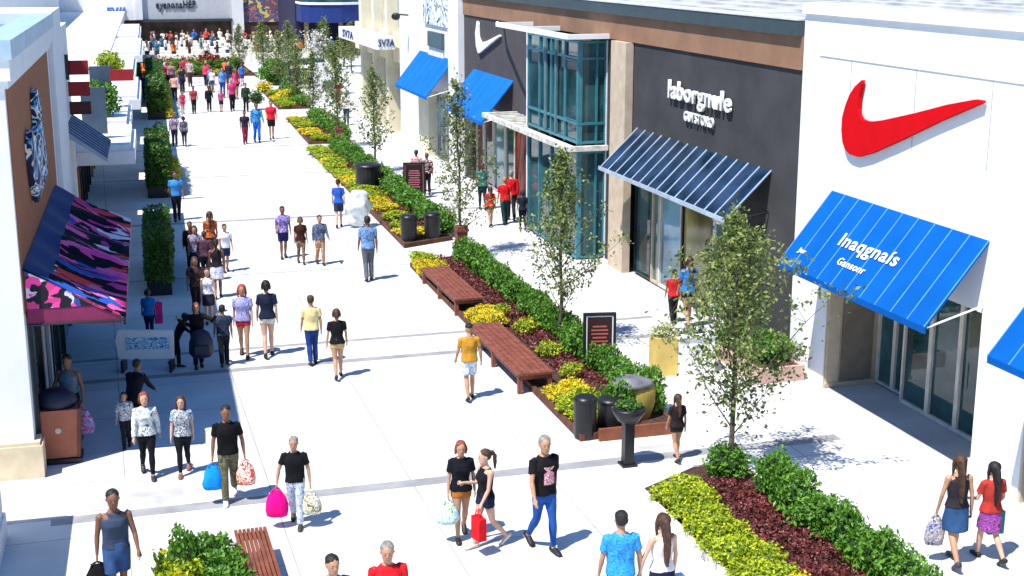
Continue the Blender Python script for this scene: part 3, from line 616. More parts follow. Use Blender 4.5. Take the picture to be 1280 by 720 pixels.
# ------------------------------------------------------------------ trees
def tree(name, label, g, H, W, cb, nl, ls, seed, m=lf_tree, wrap=False, group=None, trunk_r=.05, dens_low=1.0):
    rr = random.Random(seed); t = thing(name, label, 'tree', g, 0, group)
    b = MB(); pts = []; lean = (rr.uniform(-.03, .03), rr.uniform(-.03, .03))
    for i in range(9): z = H * .96 * i / 8; pts.append(Vector((lean[0] * z + .03 * math.sin(i * 1.7 + seed), lean[1] * z + .03 * math.cos(i * 1.3 + seed), z)))
    b.tube(pts, [trunk_r * (1 - .9 * i / 8) + .004 for i in range(9)], 7); tips = []
    def at(z):
        k = min(7, int(z / (H * .96) * 8)); f = z / (H * .96) * 8 - k; return pts[k].lerp(pts[k + 1], f)
    nb = 26
    for i in range(nb):
        u = (i + rr.random() * .7) / nb; z = cb * .8 + (H * .9 - cb * .8) * u
        prof = (1 - u * .95) ** .95 * min(1, .6 + 2.2 * u) * 1.15
        L = W * .62 * prof * rr.uniform(.8, 1.25) + .12; az = i * 2.4 + rr.uniform(-.4, .4); el = math.radians(rr.uniform(32, 50) + 26 * u)
        d = Vector((math.cos(az) * math.cos(el), math.sin(az) * math.cos(el), math.sin(el))); p = at(z); seg = [p]
        for k in range(1, 5):
            d = (d + Vector((rr.uniform(-.15, .15), rr.uniform(-.15, .15), .06))).normalized(); seg.append(seg[-1] + d * L / 4 * 1.25)
        b.tube(seg, [.016, .012, .009, .006, .003], 4)
        for k in range(1, 5):
            tips.append((seg[k - 1].lerp(seg[k], .5), L * .12)); tips.append((seg[k], L * .14))
            for q in range(2):
                dd = Vector((rr.uniform(-1, 1), rr.uniform(-1, 1), rr.uniform(.1, 1))).normalized(); e = seg[k] + dd * L * .32 * rr.uniform(.5, 1)
                b.tube([seg[k], e], [.005, .002], 3); tips.append((e, .10)); tips.append((seg[k].lerp(e, .6), .08))
    tips.append((pts[-1], .12))
    b.build('trunk', bark, None, smooth=True).parent = t
    w_ = np.array([rr.uniform(.5, 1) * (1.4 - .8 * q[0].z / H) for q in tips]); w_ /= w_.sum(); idx = RNG.choice(len(tips), nl, p=w_)
    P = np.array([tuple(tips[k][0]) for k in idx]) + RNG.normal(size=(nl, 3)) * np.array([tips[k][1] for k in idx])[:, None] * .9
    P = P[P[:, 2] > cb * .7]
    o = bpy.data.objects.new('crown', leaves(P, ls, m, 'crown', up=0)); COL.objects.link(o); o.parent = t
    if wrap:
        c = MB(); c.box(-.16, .16, -.16, .16, 0, 1.0); c.box(-.19, .19, -.19, .19, .85, .93); q = c.build('trunk_guard', wood); q.parent = t
    return t
def gz(u, v): g = G(u, v); return (g.x, g.y, .1)
tree('young_tree', 'biggest young tree, rising from the hedge of the nearest planter', (10.2, 20.75, .1), 4.85, 2.7, .85, 6400, .095, 3)
tree('young_tree', 'young tree behind the maroon foliage, between the benches and the glass bay', (9.96, 29.5, .1), 4.8, 1.9, .8, 3600, .095, 5)
tree('young_tree', 'young tree with boxed trunk guard at the corner of the upper bench', (10.2, 39.6, 0), 5.7, 1.9, 1.1, 3200, .10, 8, wrap=True)
t4 = tree('young_tree', 'slim young tree right behind the dark round pot', (10.95, 56.9, .1), 4.5, 1.6, .8, 1700, .125, 11)
tree('young_tree', 'narrow young tree with red trunk guard left of the box sign', (10.8, 65.0, 0), 4.8, 1.5, 1.3, 1500, .15, 14, wrap=True)
for i, (u, v, s, lb) in enumerate(((392, 150, 1.0, 'bushy young tree at the near end of the fourth planter bed'), (350, 112, 1.05, 'young tree halfway along the fourth planter bed'), (372, 130, .95, 'young tree between two others along the fourth planter bed'),
        (415, 118, .9, 'young tree on the shop side of the dark market cart'), (330, 96, 1.1, 'young tree beside the biggest rounded bush'), (300, 92, 1.0, 'young tree beyond the red flowers'), (362, 96, 1.1, 'young tree right below the navy canopy'), (405, 88, 1.1, 'young tree in front of the ochre pillars'), (440, 92, 1.05, 'young tree in front of the white box sign'))):
    g = G(u, v); dup(t4, (g.x, g.y, 0), random.uniform(0, 6), (s * 1.0, s * 1.0, s * .86), lb)
tb = tree('dark_tree', 'dense dark tree far off beyond the low roofs at the top left corner', (-17, 70, 0), 8.6, 7, 2, 2600, .5, 33, m=lf_dark, trunk_r=.2)
for i, (x, y, lb) in enumerate(((19.2, 112, 'dense tree beside the curved navy canopy'), (15.6, 116, 'dense tree over the right end of the far tables'), (13.6, 121, 'dense tree touching the colourful far screen'))):
    q = dup(t4, (x, y, 0), i, (1.5, 1.5, .6), lb)
tree('blossom_tree', 'white blossoming tree between the far tables and the navy canopy', (16.4, 108, 0), 3.0, 2.2, 1, 700, .18, 41, m=lf_white)
for i, (s_, z, lb) in enumerate(((30.5, 4.6, 'leafy plant climbing the white block, upper clump'), (27.6, 3.35, 'leafy plant on the white canopy, lower clump'))):
    q = LM @ Vector((.55 if i else .8, s_, z)); o = shrub('l' if not i else 'g', q.x, q.y, 1.7, lb, None, z=q.z, sz=2.2)
# ------------------------------------------------------------------ street furniture
def bench(label, x0, x1, y0, y1, z=.45, n=6, m=wood, rz=0):
    t = thing('slatted_bench', label, 'bench', ((x0 + x1) / 2, (y0 + y1) / 2, 0), 0)
    b = MB(); w_ = (x1 - x0) / n
    for i in range(n): b.box(x0 + i * w_ + .008, x0 + (i + 1) * w_ - .008, y0, y1, z - .05, z)
    b.build('seat', m, t)
    for y in (y0 + .03, (y0 + y1) / 2 - .05, y1 - .13):
        b = MB(); b.box(x0 + .03, x0 + .12, y, y + .1, 0, z - .054); b.box(x1 - .12, x1 - .03, y, y + .1, 0, z - .054); b.box(x0 + .12, x1 - .12, y, y + .1, z - .14, z - .054); b.build('leg', m, t)
    b = MB(); b.box(x0 + .05, x0 + .10, y0 + .14, y1 - .14, z - .15, z - .06); b.box(x1 - .1, x1 - .05, y0 + .14, y1 - .14, z - .15, z - .06); b.build('apron_rail', m, t)
bench('long red timber bench, the nearer of two along the middle planter', 7.98, 8.78, 26.4, 30.6)
bench('long red timber bench at the far end of the middle planter', 8.3, 9.08, 33.0, 36.8)
bench('orange brown slatted bench beside the small square planter at the bottom', 1.53, 2.03, 17.3, 20.0, n=8, m=orangewood)
def board(label, x, y, w_, h, z0, rz, cols):
    t = thing('sign_board', label, 'sign', (x, y, 0), rz)
    def P(mb, name, m): o = mb.build(name, m); o.parent = t; return o
    P(MB().box(-w_ / 2, w_ / 2, -.03, .03, z0, z0 + h), 'panel', cols[0])
    f = MB(); e = .05
    for a in (-w_ / 2 - e, w_ / 2): f.box(a, a + e, -.05, .05, 0.0, z0 + h + e)
    f.box(-w_ / 2, w_ / 2, -.05, .05, z0 + h, z0 + h + e); f.box(-w_ / 2, w_ / 2, -.05, .05, z0 - e, z0); P(f, 'frame', darkmet)
    f = MB(); m_ = .035
    f.box(-w_ / 2 + .01, -w_ / 2 + m_, -.036, -.031, z0 + .01, z0 + h - .01); f.box(w_ / 2 - m_, w_ / 2 - .01, -.036, -.031, z0 + .01, z0 + h - .01); f.box(-w_ / 2 + m_, w_ / 2 - m_, -.036, -.031, z0 + h - m_, z0 + h - .01)
    P(f, 'border', cols[2])
    f = MB(); k = 8
    for i in range(k):
        zz = z0 + h * (.16 + .66 * i / k); s = w_ * (.30 - .05 * (i % 3 == 1)); f.box(-s, s, -.036, -.031, zz, zz + h * .035)
    P(f, 'print_line', cols[1])
dkbr = mat('dark_brown_board', (.03, .008, .008), .5); rline = mat('rust_red_print', (.40, .10, .07), .6)
board('brown directory board in black frame standing by the maroon foliage', 10.17, 27.45, .62, 1.02, .28, YAW * -1 + .1, (dkbr, rline, whitemet))
board('black notice board with pink lines beside the third planter bed', 11.15, 50.3, .72, 1.05, .25, -YAW, (darkmet, mat('pink_print', (.5, .13, .18), .6), rline))
def bin_(label, x, y, r, h, name='litter_bin', m=darkmet, group=None):
    t = thing(name, label, 'bin', (x, y, 0), 0, group)
    b = MB().loft([(0, 0, 0, r * .9, r * .9), (0, 0, .05, r * .95, r * .95), (0, 0, h * .55, r, r), (0, 0, h * .86, r, r)], 20); o = b.build('body', m, smooth=False); o.parent = t
    b = MB().loft([(0, 0, h * .862, r * 1.05, r * 1.05), (0, 0, h * .92, r * 1.03, r * 1.03), (0, 0, h * .98, r * .8, r * .8), (0, 0, h, r * .4, r * .4)], 20); o = b.build('lid', m, smooth=True); o.parent = t
bin_('black rounded bin at the near left corner of the middle planter', 8.46, 23.55, .22, .85)
bin_('black bin on the left at the near end of the third planter', 9.15, 42.2, .26, .95)
bin_('black bin on the right at the near end of the third planter', 9.95, 42.35, .26, .95)
bin_('dark fat round pot standing in the third planter bed', 9.75, 52.1, .5, 1.15, 'round_pot')
bin_('black bin hidden among plants between the pedestal and corner bin', 9.05, 23.75, .25, .7)
# pedestal with bowl
t = thing('pedestal_planter', 'black pedestal with plant bowl standing alone on the walkway', 'planter', (8.71, 21.95, 0))
def PT(mb, name, m, par, smooth=False): o = mb.build(name, m, None, smooth); o.parent = par; return o
PT(MB().box(-.14, .14, -.14, .14, 0, .04).box(-.09, .09, -.09, .09, .04, .80), 'post', darkmet, t)
PT(MB().loft([(0, 0, .80, .10, .10), (0, 0, .86, .2, .2), (0, 0, 1.0, .29, .29), (0, 0, 1.08, .31, .31), (0, 0, 1.1, .27, .27)], 20), 'bowl', darkmet, t, True)
o = bpy.data.objects.new('plant', shrub_mesh(260, .26, .26, .1, lf_green, coreg, .06, 77)); COL.objects.link(o); o.parent = t; o.location = (0, 0, 1.06)
# yellow container with grey hood
t = thing('hooded_container', 'round yellow container under a grey hood at the end of the middle planter', 'container', (9.75, 24.1, 0))
PT(MB().loft([(0, 0, .12, .26, .24), (0, 0, .4, .34, .3), (0, 0, .66, .35, .31), (0, 0, .78, .30, .27)], 18), 'body', mat('mustard_plaster', (.36, .26, .05), .8, var=.2), t, True)
PT(MB().loft([(-.10, 0, .782, .42, .33), (-.12, .03, .85, .40, .30), (-.16, .05, .93, .2, .18)], 18), 'hood', mat('grey_tarpaulin', (.16, .16, .18), .6, var=.4), t, True)
t = thing('timber_edge_board', 'long orange timber board along the near end of the middle planter', 'board', (9.4, 23.3, 0)); PT(MB().box(-.75, .85, -.06, .02, .0, .24), 'board', orangewood, t)
for i, (x, y, s) in enumerate(((9.3, 24.0, 1.0), (9.6, 24.4, .9), (10.15, 24.6, 1.0))): shrub('g', x, y, s, 'leafy green shrub at the near end of the middle planter behind the black bins', 'shrubs behind the black bins', sz=1.5)
# yellow box planter and white counter
t = thing('box_planter', 'tall pale yellow box planter with small tree, left of the white counter', 'planter', (11.5, 27.0, 0))
PT(MB().prism([(-.24, -.24), (.24, -.24), (.24, .24), (-.24, .24)], 0, .85, 'z'), 'box', mat('pale_yellow_plaster', (.62, .45, .13), .7, var=.1), t)
o = bpy.data.objects.new('plant', shrub_mesh(500, .30, .30, .18, leafmat('cream_blossom', (.3, .35, .1), (.8, .76, .6)), corel, .07, 78)); COL.objects.link(o); o.parent = t; o.location = (0, 0, .8)
t = thing('counter', 'white counter with goods on top behind the biggest tree', 'counter', (12.1, 27.0, 0))
PT(MB().box(-.35, .5, -.3, .3, 0, .82), 'body', whitemet, t); PT(MB().box(-.38, .53, -.33, .33, .823, .86), 'top', whitemet, t)
b = MB()
for i in range(9): b.ball((-.3 + .09 * i, .05 * math.sin(i * 2), .90), (.07, .12, .06), 6)
PT(b, 'goods', pattern('mixed_goods', ['#16223a', '#2d4c8a', '#d8d8d0', '#1e1e24', '#3b6ca8'], 9), t, True)
planter('low pink walled planter against the charcoal wall', 13.1, 14.2, 25.6, 28.3, kerb=mat('pink_kerb', (.55, .36, .30), .8), h=.35)
for i, (x, y) in enumerate(((13.5, 26.2), (13.8, 27.0), (13.5, 27.7), (13.9, 26.4))): shrub('g', x, y, 1.0, 'loose green shrub inside the pink walled planter', 'shrubs of the pink walled planter', z=.3)
t2 = dup(t4, (13.55, 28.6, 0), 2, (.75, .75, .62), 'small tree against the charcoal wall right of the shop door')
# kiosk and cart
t = thing('kiosk_board', 'tall white kiosk panel with blue dot under the box sign', 'sign', (13.1, 83, 0)); PT(MB().box(-.7, .7, -.06, .06, .1, 2.6).box(-.6, -.5, -.05, .05, 0, .1).box(.5, .6, -.05, .05, 0, .1), 'panel', whitemet, t)
PT(MB().tube([(.1, -.07, 1.2), (.1, -.09, 1.2)], .32, 16), 'dot', mat('navy_dot', (.03, .06, .25), .5), t)
t = thing('market_cart', 'dark green covered market cart between the distant trees', 'cart', (13.7, 95, 0)); PT(MB().box(-1.3, 1.3, -.5, .5, .3, 1.3), 'body', mat('dark_green_cart', (.03, .06, .05), .6), t)
PT(MB().prism([(-1.4, 1.6), (1.4, 1.6), (1.1, 1.95), (-1.1, 1.95)], -.6, .6, 'y'), 'roof', mat('dark_green_cart', (.03, .06, .05), .6), t)
for x in (-1.2, 1.2): PT(MB().tube([(x, 0, .3), (x, 0, 1.6)], .04, 6), 'post', darkmet, t)
for x in (-.9, .9): PT(MB().tube([(x, -.55, .3), (x, -.49, .3)], .3, 12), 'wheel', darkmet, t)
# brown bin on the left
t = thing('litter_bin', 'terracotta coloured tapered bin on dark base in the left shade', 'bin', tuple(G(77, 574)), LR)
PT(MB().prism([(-.30, .1), (.30, .1), (.36, 1.0), (-.36, 1.0)], -.22, .2, 'y'), 'body', mat('terracotta_panel', (.42, .13, .07), .6, var=.1), t)
PT(MB().box(-.38, .38, -.28, .26, 0, .09), 'base', darkmet, t)
PT(MB().prism([(.305, .1), (.35, .1), (.41, 1.02), (.365, 1.02)], -.25, .22, 'y').prism([(-.35, .1), (-.305, .1), (-.365, 1.02), (-.41, 1.02)], -.25, .22, 'y'), 'side_rail', mat('brown_rail', (.16, .05, .03), .6), t)
PT(MB().tube([(0, -.225, .62), (0, -.235, .62)], .055, 12), 'emblem', mat('pale_emblem', (.7, .5, .42), .6), t)
t = thing('rubbish_sack', 'dark stuffed sack lying on top of the terracotta bin', 'bag', tuple(G(77, 574) + Vector((0, 0, 1.0))), LR); PT(MB().loft([(0, 0, 0, .30, .2), (0, 0, .12, .36, .24), (-.02, 0, .26, .32, .2), (0, 0, .36, .16, .1)], 14), 'body', mat('black_navy_sack', (.01, .014, .04), .5), t, True)
# printed display table
t = thing('display_table', 'white display board with blue print standing in the left shade', 'sign', (.66, 30.4, 0), -.25)
PT(MB().prism([(-.62, .28), (.58, .28), (.60, .92), (-.60, .94), (-.68, .7)], -.04, .04, 'y'), 'panel', whitemet, t)
PT(MB().box(-.45, .5, -.05, -.042, .5, .78), 'print', pattern('sea_blue_print', ['#9fd0e8', '#2f86c0', '#e8f0f0', '#4ba0d0', '#cfe4ee'], 6), t)
for x in (-.55, .5): PT(MB().box(x, x + .05, -.2, .2, 0, .28), 'leg', darkmet, t)
# distant tables
t0 = None; rows = (119, 123.5, 128, 132.5, 137)
clothm = mat('cream_tablecloth', (.72, .68, .58), .9, var=.06, scale=2)
for r, y in enumerate(rows):
    x = 1.6 + r * .1
    while x < 17.0 + r * .4:
        lb = 'pale cloth covered table in the %s row of the far seating area' % ['front', 'second', 'third', 'fourth', 'back'][r]
        gp = 'cloth covered tables in the %s row' % ['front', 'second', 'third', 'fourth', 'back'][r]
        if t0 is None:
            t0 = thing('table', lb, 'table', (x, y, 0), 0, gp); PT(MB().box(-.95, .95, -.4, .4, .70, .75), 'tabletop', whitemet, t0)
            cl = MB(); m2 = 24; vs = []
            for z, e in ((.76, 0), (.755, .02), (.4, .05), (.02, .08)):
                for k in range(m2):
                    tt = 2 * PI * k / m2; cx, sy = math.cos(tt), math.sin(tt); q = max(abs(cx), abs(sy)); wv = e * (1 + .5 * math.sin(k * 2.9)) if e > .03 else e
                    vs.append((cx / q * (.96 + wv), sy / q * (.41 + wv), z))
            fs = [tuple(range(m2))] + [(i * m2 + k, i * m2 + (k + 1) % m2, i * m2 + m2 + (k + 1) % m2, i * m2 + m2 + k) for i in range(3) for k in range(m2)]
            cl.add(vs, fs); clo = PT(cl, 'tablecloth', clothm, t0)
            tcur = t0
        else: dup(t0, (x, y, 0), 0, None, lb, gp)
        x += 2.15
# ------------------------------------------------------------------ people
def remesh(mb, voxel, smooth_it=3, wrinkle=0., wscale=14., seed=0, flat_z=None):
    me = mb.mesh('tmp', MATS['white_stucco'], fix=True); o = bpy.data.objects.new('tmp', me); COL.objects.link(o)
    m = o.modifiers.new('r', 'REMESH'); m.mode = 'VOXEL'; m.voxel_size = voxel; m.use_smooth_shade = True
    if smooth_it: s = o.modifiers.new('s', 'SMOOTH'); s.factor = .5; s.iterations = smooth_it
    out = bpy.data.meshes.new_from_object(o.evaluated_get(bpy.context.evaluated_depsgraph_get()))
    bpy.data.objects.remove(o); bpy.data.meshes.remove(me); out.materials.clear()
    n = len(out.vertices); co = np.empty(n * 3); out.vertices.foreach_get('co', co); co = co.reshape(-1, 3)
    if wrinkle:
        no = np.empty(n * 3); out.vertices.foreach_get('normal', no); no = no.reshape(-1, 3)
        d = np.array([noise.noise(Vector((c[0] * wscale + seed, c[1] * wscale, c[2] * wscale * .55))) for c in co]); co += no * d[:, None] * wrinkle
        out.vertices.foreach_set('co', co.ravel())
    out.polygons.foreach_set('use_smooth', [True] * len(out.polygons)); return out
def rotx(v, a): c, s = math.cos(a), math.sin(a); return Vector((v.x, v.y * c - v.z * s, v.y * s + v.z * c))
R_ = math.radians
SKIN = {'light': (.56, .33, .23), 'tan': (.44, .235, .14), 'brown': (.22, .10, .055), 'dark': (.10, .045, .028)}
HAIR = {'black': (.012, .010, .010), 'brown': (.055, .026, .014), 'auburn': (.20, .05, .022), 'grey': (.22, .20, .18), 'blonde': (.34, .20, .08), 'red': (.34, .05, .03)}
def cloth_m(spec, k='cloth'):
    if isinstance(spec, str): return mat(k + '_' + spec.strip('#'), spec, .85, var=.14, scale=7, spec=.2)
    if isinstance(spec, tuple) and len(spec) == 3 and not isinstance(spec[0], str): return mat(k + '_%02d_%02d_%02d' % tuple(int(x * 99) for x in spec), spec, .85, var=.14, scale=7, spec=.2)
    return pattern(k + '_' + '_'.join(str(s).strip('#') for s in spec), list(spec), 7.5, dist=2.)
def figure(sex='m', walk=.5, armL=(10, 8, 12), armR=(-8, 8, 14), top='tee', bottom='jeans', hair='short', voxel=.011, lean=0., turn=0., seed=0, seated=False, headdown=6):
    """returns meshes of one clothed figure 1.75 m tall facing -Y, standing on z = 0"""
    F = sex == 'f'; J = {}
    hw = .088 if not F else .085; sw = .185 if not F else .165; hz = .93
    legs = []
    for sd, ph in ((-1, walk), (1, -walk)):
        a = R_(26 * ph if ph > 0 else 20 * ph); k = R_(8 if ph >= 0 else 8 - 34 * ph)
        if seated: a, k = R_(85), R_(88)
        hip = Vector((sd * hw, 0, hz)); dth = Vector((sd * -.02, -math.sin(a), -math.cos(a))); kn = hip + dth * .44
        ds = Vector((0, -math.sin(a - k), -math.cos(a - k))); an = kn + ds * .42
        fp = min(0., (a - k) * .75); legs.append((sd, hip, kn, an, fp))
    mz = min(l[3].z - .085 - (.10 * math.sin(-l[4])) for l in legs); dz = -mz if not seated else -.48
    off = Vector((0, 0, dz))
    if seated: off.z = .47 - hz + .02
    legs = [(s, h + off, k + off, a + off, f) for s, h, k, a, f in legs]
    Z = off.z
    def T(p): # torso lean about the hips
        v = Vector(p) - Vector((0, 0, hz)); v = rotx(v, R_(lean)); return v + Vector((0, 0, hz + Z))
    wx, hx, cx = (.118, .168, .145) if F else (.142, .160, .168)
    tors = [(0, .005, .83, .10, .085), (0, .008, .87, .148, .105), (0, .012, .94, hx, .118), (0, .005, 1.02, (hx + wx) / 2, .102), (0, 0, 1.09, wx, .090), (0, -.004, 1.19, wx + .015, .10), (0, -.008, 1.29, cx, .115), (0, 0, 1.37, cx, .105), (0, .006, 1.42, cx - .022, .082), (0, .010, 1.455, .092, .065), (0, .010, 1.49, .062, .058)]
    def torso(mb, secs, g=0., gy=None, n=20):
        vs = []; gy = g if gy is None else gy
        for c0, c1, z, rx, ry in secs:
            for k in range(n):
                t = 2 * PI * k / n; c, s = math.cos(t), math.sin(t); p = .85
                vs.append(tuple(T((c0 + math.copysign(abs(c) ** p, c) * (rx + (g if z < 1.25 else g * max(.6, 1 - (z - 1.25) * 2.6))), c1 + math.copysign(abs(s) ** p, s) * (ry + gy), z))))
        fs = [tuple(range(n - 1, -1, -1)), tuple(range(n * (len(secs) - 1), n * len(secs)))]
        for i in range(len(secs) - 1):
            for k in range(n): fs.append((i * n + k, i * n + (k + 1) % n, i * n + n + (k + 1) % n, i * n + n + k))
        mb.add(vs, fs)
    # arms
    arms = []
    for sd, (fx, ab, el) in ((1, armL), (-1, armR)):
        fx, ab, el = R_(fx), R_(ab), R_(el)
        sh = T((sd * sw, .008, 1.405)); d1 = Vector((sd * math.sin(ab), -math.sin(fx) * math.cos(ab), -math.cos(fx) * math.cos(ab)))
        e = sh + d1 * .29; ab2 = ab * .4; d2 = Vector((sd * math.sin(ab2), -math.sin(fx + el) * math.cos(ab2), -math.cos(fx + el) * math.cos(ab2))); w_ = e + d2 * .25
        arms.append((sd, sh, e, w_, d2))
    body = MB(); torso(body, tors)
    if F:
        for s in (-1, 1): body.ball(tuple(T((s * .068, -.088, 1.275))), (.058, .05, .056), 10)
    for sd, h, k, a, fp in legs:
        g = 1.06 if F else 1.0
        body.tube([h + Vector((0, 0, .04)), h.lerp(k, .3), h.lerp(k, .75), k, k.lerp(a, .3), k.lerp(a, .65), a, a + (a - k).normalized() * .03], [.088 * g, .086 * g, .062 * g, .053, .056, .044, .034, .036], 12)
        toe = Vector((0, -math.cos(fp), math.sin(fp))); dn = Vector((0, math.sin(fp), math.cos(fp))) * -1
        hl = a + dn * .045 - toe * .045; body.tube([hl, a + dn * .04 + toe * .06, a + dn * .058 + toe * .15, a + dn * .062 + toe * .18], [(.034, .036), (.038, .04), (.042, .022), (.03, .016)], 10)
    for sd, sh, e, w_, d2 in arms:
        body.tube([sh + Vector((-sd * .03, 0, .015)), sh, sh.lerp(e, .35), sh.lerp(e, .8), e, e.lerp(w_, .3), e.lerp(w_, .75), w_], [.052, .056, .046 if not F else .040, .039 if not F else .034, .036 if not F else .032, .037 if not F else .032, .027, .024], 12)
        # hand: palm, four fingers, thumb
        side = Vector((0, 1, 0)).cross(d2); side = Vector((0, -1, 0)) - d2 * Vector((0, -1, 0)).dot(d2); side.normalize(); pn = d2.cross(side) * sd
        body.tube([w_, w_ + d2 * .03, w_ + d2 * .085], [(.026, .02), (.034, .018), (.040, .015)] if False else [.024, (.036, .018), (.041, .016)], 10)
        for i in range(4):
            b0 = w_ + d2 * .078 + side * (.030 - .02 * i); ln = (.062, .072, .067, .052)[i]; inn = Vector((-sd, 0, 0))
            p1 = b0 + (d2 + side * (.10 - .07 * i)).normalized() * ln * .45; p2 = p1 + (d2 + inn * .5).normalized() * ln * .32; p3 = p2 + (d2 * .7 + inn * .9).normalized() * ln * .28
            body.tube([b0 - d2 * .015, b0, p1, p2, p3], [.0095, .0092, .0085, .008, .0065], 6)
        t0_ = w_ + d2 * .02 + side * .022; t1_ = t0_ + (side * .8 + d2 * .7).normalized() * .035; t2_ = t1_ + (side * .3 + d2).normalized() * .028
        body.tube([t0_, t1_, t2_], [.013, .011, .008], 6)
    # head
    hd = R_(headdown)
    HC = T((0, .005, 1.555))
    def Hh(p):
        v = rotx((Vector(p) - Vector((0, .01, 1.555))) * 1.09, hd + R_(lean) * .3); v = Matrix.Rotation(R_(turn), 3, 'Z') @ v; return HC + v
    nk = MB(); body.tube([T((0, .012, 1.45)), T((0, .008, 1.51)), Hh((0, .0, 1.56))], [.062, .052 if not F else .044, .052], 12)
    hs = [(-.035, 1.522, .030, .032), (-.030, 1.535, .046, .052), (-.022, 1.56, .057, .068), (-.010, 1.60, .066, .082), (-.002, 1.64, .072, .092), (.002, 1.675, .074, .096), (.006, 1.71, .067, .087), (.008, 1.735, .050, .064), (.008, 1.748, .028, .036)]
    n = 18; vs = []
    for cy, z, rx, ry in hs:
        for k in range(n): t = 2 * PI * k / n; vs.append(tuple(Hh((math.cos(t) * rx, cy + math.sin(t) * ry, z))))
    fs = [tuple(range(n - 1, -1, -1)), tuple(range(n * (len(hs) - 1), n * len(hs)))]
    for i in range(len(hs) - 1):
        for k in range(n): fs.append((i * n + k, i * n + (k + 1) % n, i * n + n + (k + 1) % n, i * n + n + k))
    body.add(vs, fs)
    body.tube([Hh((0, -.088, 1.652)), Hh((0, -.104, 1.628)), Hh((0, -.100, 1.612))], [.008, .013, .010], 8)
    for s in (-1, 1): body.tube([Hh((s * .072, .005, 1.655)), Hh((s * .080, .012, 1.645)), Hh((s * .074, .008, 1.615))], [.012, .016, .009], 6)
    bm_ = remesh(body, voxel, 2)
    # face colours as material slots: 0 skin, 1 eyes/brows, 2 lips
    n = len(bm_.polygons); ce = np.empty(n * 3); bm_.polygons.foreach_get('center', ce); ce = ce.reshape(-1, 3); mi = np.zeros(n, int)
    for s in (-1, 1):
        for p, r in (((s * .031, -.090, 1.646), .009), ((s * .031, -.090, 1.668), .007), ((s * .022, -.092, 1.668), .006)):
            mi[np.linalg.norm(ce - np.array(Hh(p)), axis=1) < max(r * 1.09, voxel * .62)] = 1
    for q in (-.016, 0, .016): mi[np.linalg.norm(ce - np.array(Hh((q, -.092, 1.580))), axis=1) < max(.010, voxel * .7)] = 2
    bm_.polygons.foreach_set('material_index', mi.tolist())
    out = {'body': bm_, 'hands': {sd: w_ + d2 * .11 for sd, sh, e, w_, d2 in arms}, 'head': Hh((0, 0, 1.64))}
    cv = voxel * 1.15
    # top
    if top:
        s = MB(); loose = {'tee': .028, 'tank': .020, 'blouse': .034, 'shirt': .030, 'crop': .012}[top]
        lo = .90 if top in ('tee', 'blouse', 'shirt') else (.95 if top == 'tank' else 1.06)
        secs = [(0, .01, lo, max(hx, wx) + .006, .118)] + [(a0, a1, z, rx if not (z < 1.25 and not F) else max(rx, .152), ry) for a0, a1, z, rx, ry in tors if lo + .03 < z < 1.45]
        if top in ('tank', 'crop'): secs = [q for q in secs if q[2] < 1.38] + [(0, .004, 1.40, .105, .088), (0, .008, 1.455, .088, .066)]
        else: secs += [(0, .008, 1.452, .100, .072), (0, .010, 1.474, .074, .062)]
        torso(s, secs, loose)
        if F:
            for q in (-1, 1): s.ball(tuple(T((q * .068, -.090, 1.275))), (.068, .060, .066), 10)
        if top not in ('tank', 'crop'):
            for sd, sh, e, w_, d2 in arms:
                fr = .62
                if top == 'shirt': s.tube([sh + Vector((-sd * .05, 0, .012)), sh, sh.lerp(e, .5), e, e.lerp(w_, .5), w_ - d2 * .01], [.063, .070, .060, .052, .048, .040], 12)
                else: s.tube([sh + Vector((-sd * .05, 0, .012)), sh, sh.lerp(e, .35), sh.lerp(e, fr)], [.063, .070, .064, .064], 12)
        out['top'] = remesh(s, cv, 1, .012, 10, seed)
    # bottom
    s = MB(); wsec = [(0, .006, .795, .115, .098), (0, .010, .86, .155, .114), (0, .012, .93, hx, .118), (0, .008, 1.00, (hx + wx) / 2 + .004, .106), (0, .004, 1.04, wx + .014, .098)]
    if bottom == 'skirt':
        kn = (legs[0][2] + legs[1][2]) / 2; sp = abs(legs[0][2].y - legs[1][2].y) / 2
        torso(s, [(0, kn.y * .7, .58, .185, .12 + sp * .7), (0, kn.y * .4, .72, .185, .13 + sp * .3), (0, .01, .86, .178, .125)] + wsec[2:], .010)
    elif bottom:
        torso(s, wsec, .018)
        for sd, h, k, a, fp in legs:
            g = 1.06 if F else 1.0
            if bottom == 'jeans': s.tube([h + Vector((0, 0, .03)), h.lerp(k, .3), h.lerp(k, .75), k, k.lerp(a, .4), a - (a - k).normalized() * .01], [.104, .100, .080, .072, .068, .062], 14)
            elif bottom == 'leggings': s.tube([h + Vector((0, 0, .03)), h.lerp(k, .3), h.lerp(k, .75), k, k.lerp(a, .35), k.lerp(a, .65), a - (a - k).normalized() * .02], [.098 * g, .094 * g, .070 * g, .060, .062, .050, .042], 14)
            elif bottom == 'shorts': s.tube([h + Vector((0, 0, .03)), h.lerp(k, .3), h.lerp(k, .78)], [.104, .104, .098], 14)
            elif bottom == 'hotpants': s.tube([h + Vector((0, 0, .03)), h.lerp(k, .18), h.lerp(k, .36)], [.102, .104, .100], 14)
    if bottom: out['bottom'] = remesh(s, cv, 1, .006, 12, seed + 5)
    out['shoes'] = []
    for sd, h, k, a, fp in legs:
        s = MB(); toe = Vector((0, -math.cos(fp), math.sin(fp))); dn = Vector((0, math.sin(fp), math.cos(fp))) * -1
        s.tube([a + dn * .04 - toe * .075, a + dn * .035 - toe * .03, a + dn * .042 + toe * .05, a + dn * .056 + toe * .14, a + dn * .062 + toe * .20], [(.036, .040), (.043, .05), (.047, .042), (.050, .030), (.030, .020)], 12)
        out['shoes'].append(s.mesh('shoe', [], True))
